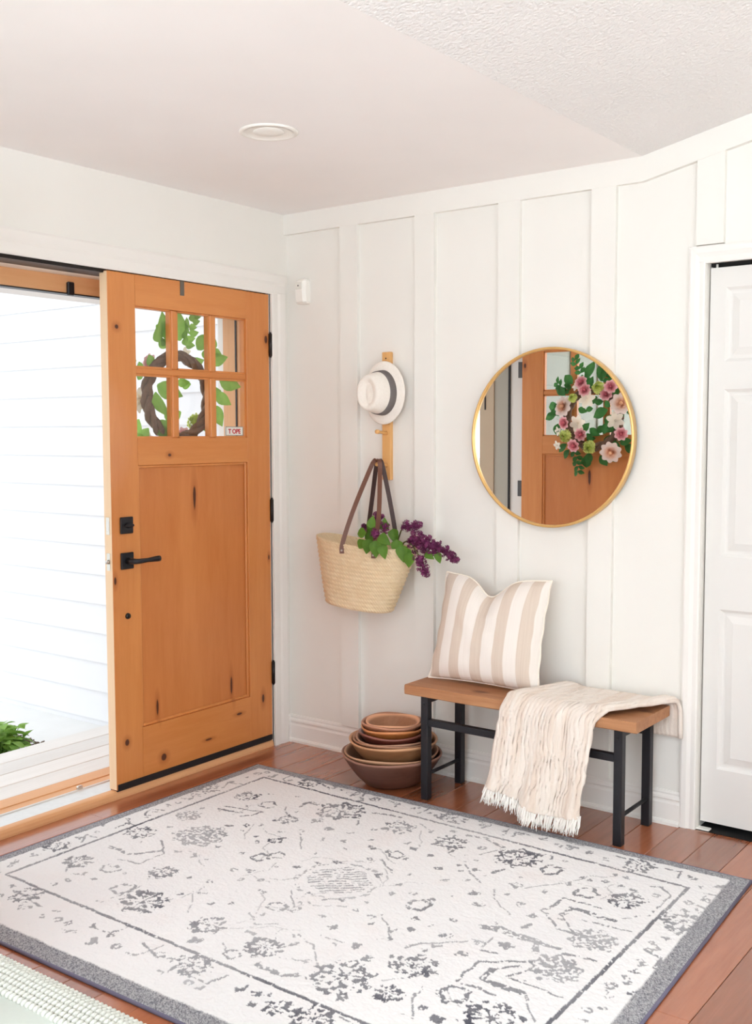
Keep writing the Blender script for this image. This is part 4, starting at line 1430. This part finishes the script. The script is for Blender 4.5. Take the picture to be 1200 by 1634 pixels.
# ================================================================== throw over the bench
def make_throw():
    root = thing('throw_blanket', 'cream crinkled cotton throw with fringe draped over bench end', 'blanket', (1.6, -.36, 0))
    O = Vector((1.6, -.36, 0))
    nu, nv = 90, 120
    # path (s, y, z), x limits
    path = [(0.0, -.033, .335, 1.52, 1.915), (.10, -.031, .43, 1.49, 1.912), (.14, -.040, .466, 1.47, 1.905), (.18, -.075, .474, 1.455, 1.895), (.30, -.19, .474, 1.425, 1.845), (.42, -.315, .474, 1.365, 1.765),
            (.455, -.350, .464, 1.362, 1.735), (.485, -.366, .435, 1.356, 1.722), (.60, -.378, .34, 1.350, 1.715), (.80, -.392, .235, 1.335, 1.712), (1.0, -.402, .145, 1.316, 1.712)]
    ps = np.array(path)
    sv = np.linspace(0, 1, nv + 1)
    cols = [np.interp(sv, ps[:, 0], ps[:, k]) for k in range(1, 5)]
    # soften the corners
    for _ in range(3):
        for c in cols:
            c[1:-1] = (c[:-2] + 2 * c[1:-1] + c[2:]) / 4
    rs = []
    for j in range(nv + 1):
        ring = []
        s = sv[j]
        hang = max(0, (s - .47) / .53)
        for i in range(nu + 1):
            u = i / nu
            x = cols[2][j] + (cols[3][j] - cols[2][j]) * u
            y, z = cols[0][j], cols[1][j]
            wob = mnoise.noise(Vector((u * 5.5, s * 2.2, 3.1)))
            fine_ = .0019 * math.sin(u * 150 + 5 * mnoise.noise(Vector((u * 8, s * 14, 0)))) + .0012 * mnoise.noise(Vector((u * 45, s * 28, 5)))
            fold = math.sin(u * 15 + 2.2 * wob) * (.004 + .013 * hang)
            if s > .44:
                y += -abs(.012 * hang) - fold - fine_
                z += (-.085 * u * (1.55 - u) + .010 * math.sin(u * 7)) * hang
                x += .014 * hang * math.sin(s * 9 + u * 3)
            else:
                top = min(1, s / .14) if s < .14 else 1
                z += (fine_ + .3 * fold + .003 * wob + .012 * math.exp(-((u - .94) / .07) ** 2) + .008 * math.exp(-((u - .05) / .06) ** 2)) * top + .0025
                if s < .12:
                    y = min(y - .001 + fine_ * .5, -.0285)
            ring.append(Vector((x, y, z)) - O)
        rs.append(ring)
    mb = MB()
    mb.rings(rs, closed=False)
    nt = NT('crinkled_cotton')
    v = nt.coords()
    stripe = nt.noise(nt.coords((34, 3, 3)), 1.0, 3)
    col = nt.mix(nt.ramp(stripe, [(.42, (0, 0, 0, 1)), (.62, (1, 1, 1, 1))]), lin(232, 222, 212), lin(222, 206, 192))
    col = nt.mix(nt.math('MULTIPLY', nt.noise(v, 420, 2), .18), col, lin(212, 194, 178))
    nt.set(col, .95, spec=.1)
    nt.b.inputs['Sheen Weight'].default_value = .2
    nt.bump(nt.noise(nt.coords((260, 90, 90)), 1.0, 4), .5, .003)
    cl_ = mb.build('cloth', nt.m, root)
    md = cl_.modifiers.new('thickness', 'SOLIDIFY')
    md.thickness = .009
    md.offset = 1.0
    # rolled folded edge along the right side
    ed = MB()
    er = [rs[j][nu] + Vector((-.004, 0, .004 if j < 52 else 0)) for j in range(0, 62, 3)]
    ed.tube([p + Vector((0, 0, -.004)) for p in er], .0085, 10)
    ed.build('folded_edge', nt.m, root)
    # fringe
    fm = MB()
    last = rs[-1]
    for i in range(210):
        u = i / 209 * nu
        k = min(int(u), nu - 1)
        p = last[k].lerp(last[k + 1], u - k) + Vector((0, random.uniform(-.006, .004), .010))
        L = random.uniform(.045, .066)
        if p.z - L < .018:
            L = max(.012, p.z - .018)
        q = p + Vector((random.uniform(-.012, .008), random.uniform(-.018, -.002), -L * .6))
        r_ = q + Vector((random.uniform(-.010, .008), random.uniform(-.012, .0), -L * .4))
        fm.tube([p, q, r_], [.0032, .0028, .0010], 4)
    fo = fm.build('fringe', plain('white_fringe', lin(244, 240, 234), .95, var=.03), root, 'stuff')


make_throw()

# ================================================================== pillow
def make_pillow():
    root = thing('striped_pillow', 'square beige and cream striped pillow leaning on the wall', 'pillow', (1.166, -.19, .455))
    n = 44
    front, back, at = [], [], []

    def P(a, b, side):
        ea = 1 - .055 * (1 - b * b) - .02 * b
        eb = 1 - .05 * (1 - a * a)
        x = a * .244 * ea
        h = .211 + b * .211 * eb
        if b > 0:
            h -= .072 * math.exp(-((a + .06) / .30) ** 2) * b ** 1.6
        t = .082 * ((1 - abs(a) ** 3.2) * (1 - abs(b) ** 3.2)) ** .62
        t *= 1 - .35 * max(0, b) * math.exp(-((a + .05) / .2) ** 2)
        t += .0035 * mnoise.noise(Vector((a * 4, b * 4, side * 3))) * (1 - a * a) * (1 - b * b) * 2
        y0 = -.004 + .100 * (h / .436)                # leans back to the wall
        w = .0022 * math.sin(b * 13) * (abs(a) > .9)
        return (x + w + .015 * (h / .436), y0 + side * t, h + .004)
    for s in (-1, 1):
        mb_rows = []
        for j in range(n + 1):
            mb_rows.append([P(-1 + 2 * i / n, -1 + 2 * j / n, s * (1 if s < 0 else .62)) for i in range(n + 1)])
        (front if s < 0 else back).extend(mb_rows)
    mb = MB()
    mb.rings(front, closed=False)
    mb.rings(back, closed=False)
    me = mb.mesh('cushion')
    a_ = me.attributes.new('stripe', 'FLOAT', 'POINT')
    vals = np.tile(np.tile(np.linspace(-1, 1, n + 1), n + 1), 2).astype(np.float32)
    a_.data.foreach_set('value', vals)
    nt = NT('striped_linen')
    at_ = nt.n('ShaderNodeAttribute', attribute_name='stripe')
    ph = nt.math('FRACT', nt.math('ADD', nt.math('MULTIPLY', at_.outputs['Fac'], 2.42), 10.30))
    on = nt.ramp(ph, [(0.0, (1, 1, 1, 1)), (.47, (1, 1, 1, 1)), (.50, (0, 0, 0, 1)), (.97, (0, 0, 0, 1))])
    on.node.color_ramp.elements[3].position = .97
    lines = nt.noise(nt.coords((150, 6, 1.0)), 2.0, 3)
    beige = nt.mix(lines, lin(204, 186, 170), lin(222, 208, 194))
    cream = nt.mix(lines, lin(228, 219, 210), lin(238, 231, 224))
    nt.set(nt.mix(on, cream, beige), .95, spec=.1)
    nt.bump(nt.noise(nt.coords((500, 500, 300)), 1.0, 2), .25, .002)
    me.materials.append(nt.m)
    link('cushion', me, root)
    pe = MB()
    loop = [P(-1 + 2 * i / 40, -1, -1) for i in range(41)] + [P(1, -1 + 2 * i / 40, -1) for i in range(41)] + [P(1 - 2 * i / 40, 1, -1) for i in range(41)] + [P(-1, 1 - 2 * i / 40, -1) for i in range(41)]
    pe.tube(loop, .0035, 6, False)
    pe.build('seam_piping', plain('cream_piping', lin(238, 228, 214), .95, var=.04), root)


make_pillow()

# ================================================================== wooden bowls
def rim_worn(m, h, light):
    """paler worn wood along the lip of a bowl"""
    t = m.node_tree
    b_ = t.nodes['Principled BSDF']
    src = b_.inputs['Base Color'].links[0].from_socket
    tc_ = t.nodes.new('ShaderNodeTexCoord')
    sp = t.nodes.new('ShaderNodeSeparateXYZ')
    t.links.new(tc_.outputs['Object'], sp.inputs[0])
    mr_ = t.nodes.new('ShaderNodeMapRange')
    mr_.inputs[1].default_value, mr_.inputs[2].default_value = h - .008, h + .001
    t.links.new(sp.outputs['Z'], mr_.inputs[0])
    mx = t.nodes.new('ShaderNodeMix')
    mx.data_type = 'RGBA'
    t.links.new(mr_.outputs[0], mx.inputs[0])
    t.links.new(src, mx.inputs[6])
    mx.inputs[7].default_value = tuple(min(1, c * 1.5 + .05) for c in light[:3]) + (1,)
    t.links.new(mx.outputs[2], b_.inputs['Base Color'])
    return m


def bowl(label, R, h, z0, light, dark, cx, cy, rough=.45, lipw=.010, tiltx=0.0, glaze=0.0):
    t = lipw
    prof = []
    for i in range(13):
        u = i / 12
        prof.append((R * (.42 + .58 * u ** .62), h * u))
    prof[0] = (R * .40, 0)
    prof.append((R - .001, h + .003))
    prof.append((R - t * .6, h + .004))
    prof.append((R - t, h))
    for i in range(11, -1, -1):
        u = i / 12
        prof.append((max(R * (.42 + .58 * u ** .62) - t * 1.05, .002), max(h * u, t)))
    prof.append((.001, t))
    mb = MB()
    wv = random.uniform(0, 6)
    mb.lathe(prof, 64, (0, 0), lambda p, a, r: (p[0] * (1 + .012 * math.sin(2 * a + wv)), p[1] * (1 - .012 * math.sin(2 * a + wv)), p[2] + .003 * (r / R) * math.sin(3 * a + wv)))
    o = mb.build('wooden_bowl', rim_worn(wood('bowl_wood', light, dark, 'x', rough, 30, coat=glaze), h, light), None)
    o.location = (cx, cy, z0)
    o.rotation_euler = (tiltx, 0, random.uniform(0, 3))
    o['label'] = label
    o['category'] = 'bowl'
    o['group'] = 'nested wooden bowls beside the bench'
    return o


BX, BY = .762, -.236
bowl('largest dark brown bowl resting on the floor, bottom of stack', .211, .132, .001, lin(118, 78, 60), lin(78, 46, 38), BX, BY, .5)
bowl('bowl nested in the largest one, only its pale rim showing', .196, .110, .030, lin(150, 112, 82), lin(110, 76, 54), BX - .003, BY)
bowl('wide mid brown bowl with speckled rim, third from bottom', .186, .110, .080, lin(166, 120, 82), lin(120, 80, 52), BX + .004, BY + .005)
bowl('dark-rimmed bowl nested in the wide speckled one', .166, .094, .101, lin(140, 98, 70), lin(96, 62, 44), BX + .002, BY + .003)
bowl('greyish rim bowl under the dark red one', .151, .080, .117, lin(150, 112, 88), lin(110, 76, 58), BX, BY)
bowl('dark red brown polished bowl at the middle of the stack', .141, .080, .140, lin(108, 54, 40), lin(72, 32, 26), BX, BY + .003, .3, glaze=.4)
bowl('glossy amber bowl, third from the top', .132, .080, .164, lin(176, 110, 56), lin(128, 72, 34), BX + .003, BY, .28, glaze=.5)
bowl('bowl with a dark upper rim holding the topmost bowl', .130, .074, .188, lin(150, 100, 72), lin(100, 58, 42), BX + .004, BY)
bowl('smallest light brown bowl on top of the stack', .113, .056, .208, lin(190, 140, 104), lin(146, 98, 70), BX + .006, BY, .5)

# ================================================================== sensor, ceiling light
ms = thing('motion_sensor', 'small white motion sensor high in the room corner', 'sensor', (.108, 0, 2.034))
mb = MB()
rs = []
for z, d, w in ((0, .030, .028), (.008, .040, .031), (.055, .046, .032), (.100, .040, .031), (.110, .028, .028)):
    rs.append([(-w, -.0, z), (-w, -d * .7, z), (-w * .6, -d, z), (w * .6, -d, z), (w, -d * .7, z), (w, 0, z)])
mb.rings(rs, True, True, True, smooth=False)
mb.build('housing', M['white_plastic'], ms)
MB().box(-.020, .020, -.0465, -.040, .062, .096, .003).build('lens_window', plain('milky_lens', lin(226, 224, 216), .3, var=.02), ms)
MB().ball((-.002, -.046, .079), .0035).build('sensor_eye', M['rubber'], ms)

cl_ = thing('recessed_light', 'round white recessed ceiling light, switched off', 'ceiling light', (.866, -1.07, CEIL))
MB().lathe([(.098, 0), (.098, -.004), (.092, -.007), (.080, -.005), (.078, .0)], 64).build('trim_ring', M['white_plastic'], cl_)
mb = MB()
rs = [[(r * math.cos(2 * PI * k / 64), r * math.sin(2 * PI * k / 64), z) for k in range(64)] for r, z in ((.080, -.0055), (.070, -.0015), (.05, -.0012))]
mb.rings(rs, True)
mb.build('baffle', M['white_plastic'], cl_)
MB().lathe([(.052, -.001), (.050, -.003), (.02, -.0035), (.001, -.0035)], 48).build('lens', plain('frosted_lens', lin(244, 243, 238), .6, var=.01), cl_)

# ================================================================== sage ottoman with knit-edged blanket in the foreground
ot = thing('ottoman', 'sage upholstered ottoman at the lower left corner', 'ottoman', (1.68, -2.845, 0))
sage = plain('sage_linen', lin(196, 204, 188), .95, var=.04, vs=200)
mb = MB()
rs = []
for z, ins in ((.10, .012), (.115, 0), (.34, 0), (.365, .006), (.380, .022), (.386, .05)):
    x1, y1 = .52 - ins, .27 - ins
    ring = []
    for k in range(64):
        a = 2 * PI * k / 64
        c, s = math.cos(a), math.sin(a)
        e = .18
        ring.append((x1 * math.copysign(abs(c) ** e, c), y1 * math.copysign(abs(s) ** e, s), z))
    rs.append(ring)
mb.rings(rs, True, True, True)
mb.build('seat_block', sage, ot)
for x in (-.44, .44):
    for y in (-.2, .2):
        MB().tube([(x, y, .0), (x, y, .105)], [.016, .024], 12).build('leg', M['oak'], ot)
bl = thing('knit_edged_throw', 'pale sage throw with chunky knitted border on the ottoman', 'blanket', (1.68, -2.845, 0))
mb = MB()
rs = []
for j in range(41):
    y = -.30 + .60 * j / 40
    ring = []
    for i in range(61):
        x = -.5 + 1.0 * i / 60
        z = .392 + .006 * mnoise.noise(Vector((x * 5, y * 9, 2))) + .010 * max(0, math.sin(x * 9 + y * 16)) ** 3 * (1 if y < .18 else 0)
        yy = y
        if y > .26:
            t = (y - .26) / .04
            z -= .012 * t * t
        ring.append((x, yy, z))
    rs.append(ring)
mb.rings(rs, closed=False)
c_o = mb.build('cloth', plain('pale_sage_cotton', lin(192, 198, 190), .95, var=.03, vs=120), bl)
sm = c_o.modifiers.new('thickness', 'SOLIDIFY')
sm.thickness = .006
sm.offset = 1
kb = MB()
for r_ in range(7):
    for i in range(82):
        x = -.49 + .98 * i / 81 + (.006 if r_ % 2 else 0)
        y = .212 + .0155 * r_
        z = .401 - (.0 if y < .27 else ((y - .27) * .45))
        kb.ball((x, y, z), .0085, 6, 4, (.62, 1.15, .85))
kb.build('knitted_border', plain('pale_sage_yarn', lin(204, 205, 196), .95, var=.04), bl, 'stuff')

# ================================================================== garden plant outside
gp = thing('garden_plant', 'leafy green garden plant beside the deck outside', 'plant', (-1.42, -.62, -.20))
mb, st = MB(), MB()
r5 = random.Random(8)
lm = LEAF_G
vv = [v.co.copy() for v in lm.vertices]
ff = [tuple(p.vertices) for p in lm.polygons]
for k in range(46):
    a, el = r5.uniform(0, 2 * PI), r5.uniform(.5, 1.45)
    L = r5.uniform(.10, .20)
    tip = Vector((math.cos(a) * math.cos(el), math.sin(a) * math.cos(el), math.sin(el))) * L
    st.tube([(0, 0, 0), tip * .55 + Vector((0, 0, .02)), tip], [.003, .0025, .0015], 5)
    for q in range(3):
        p = tip * (1 - .2 * q)
        d = Vector((math.cos(a + r5.uniform(-1.3, 1.3)), math.sin(a + r5.uniform(-1.3, 1.3)), r5.uniform(-.2, .5))).normalized()
        nz = Vector((r5.uniform(-.4, .4), r5.uniform(-.4, .4), 1))
        nz = (nz - d * nz.dot(d)).normalized()
        xx = d.cross(nz)
        mb.add([p + xx * v.x + d * v.y + nz * v.z for v in vv], ff, True)
mb.build('foliage', M['leaf_light'], gp, 'stuff')
st.build('stems', M['leaf_light'], gp, 'stuff')
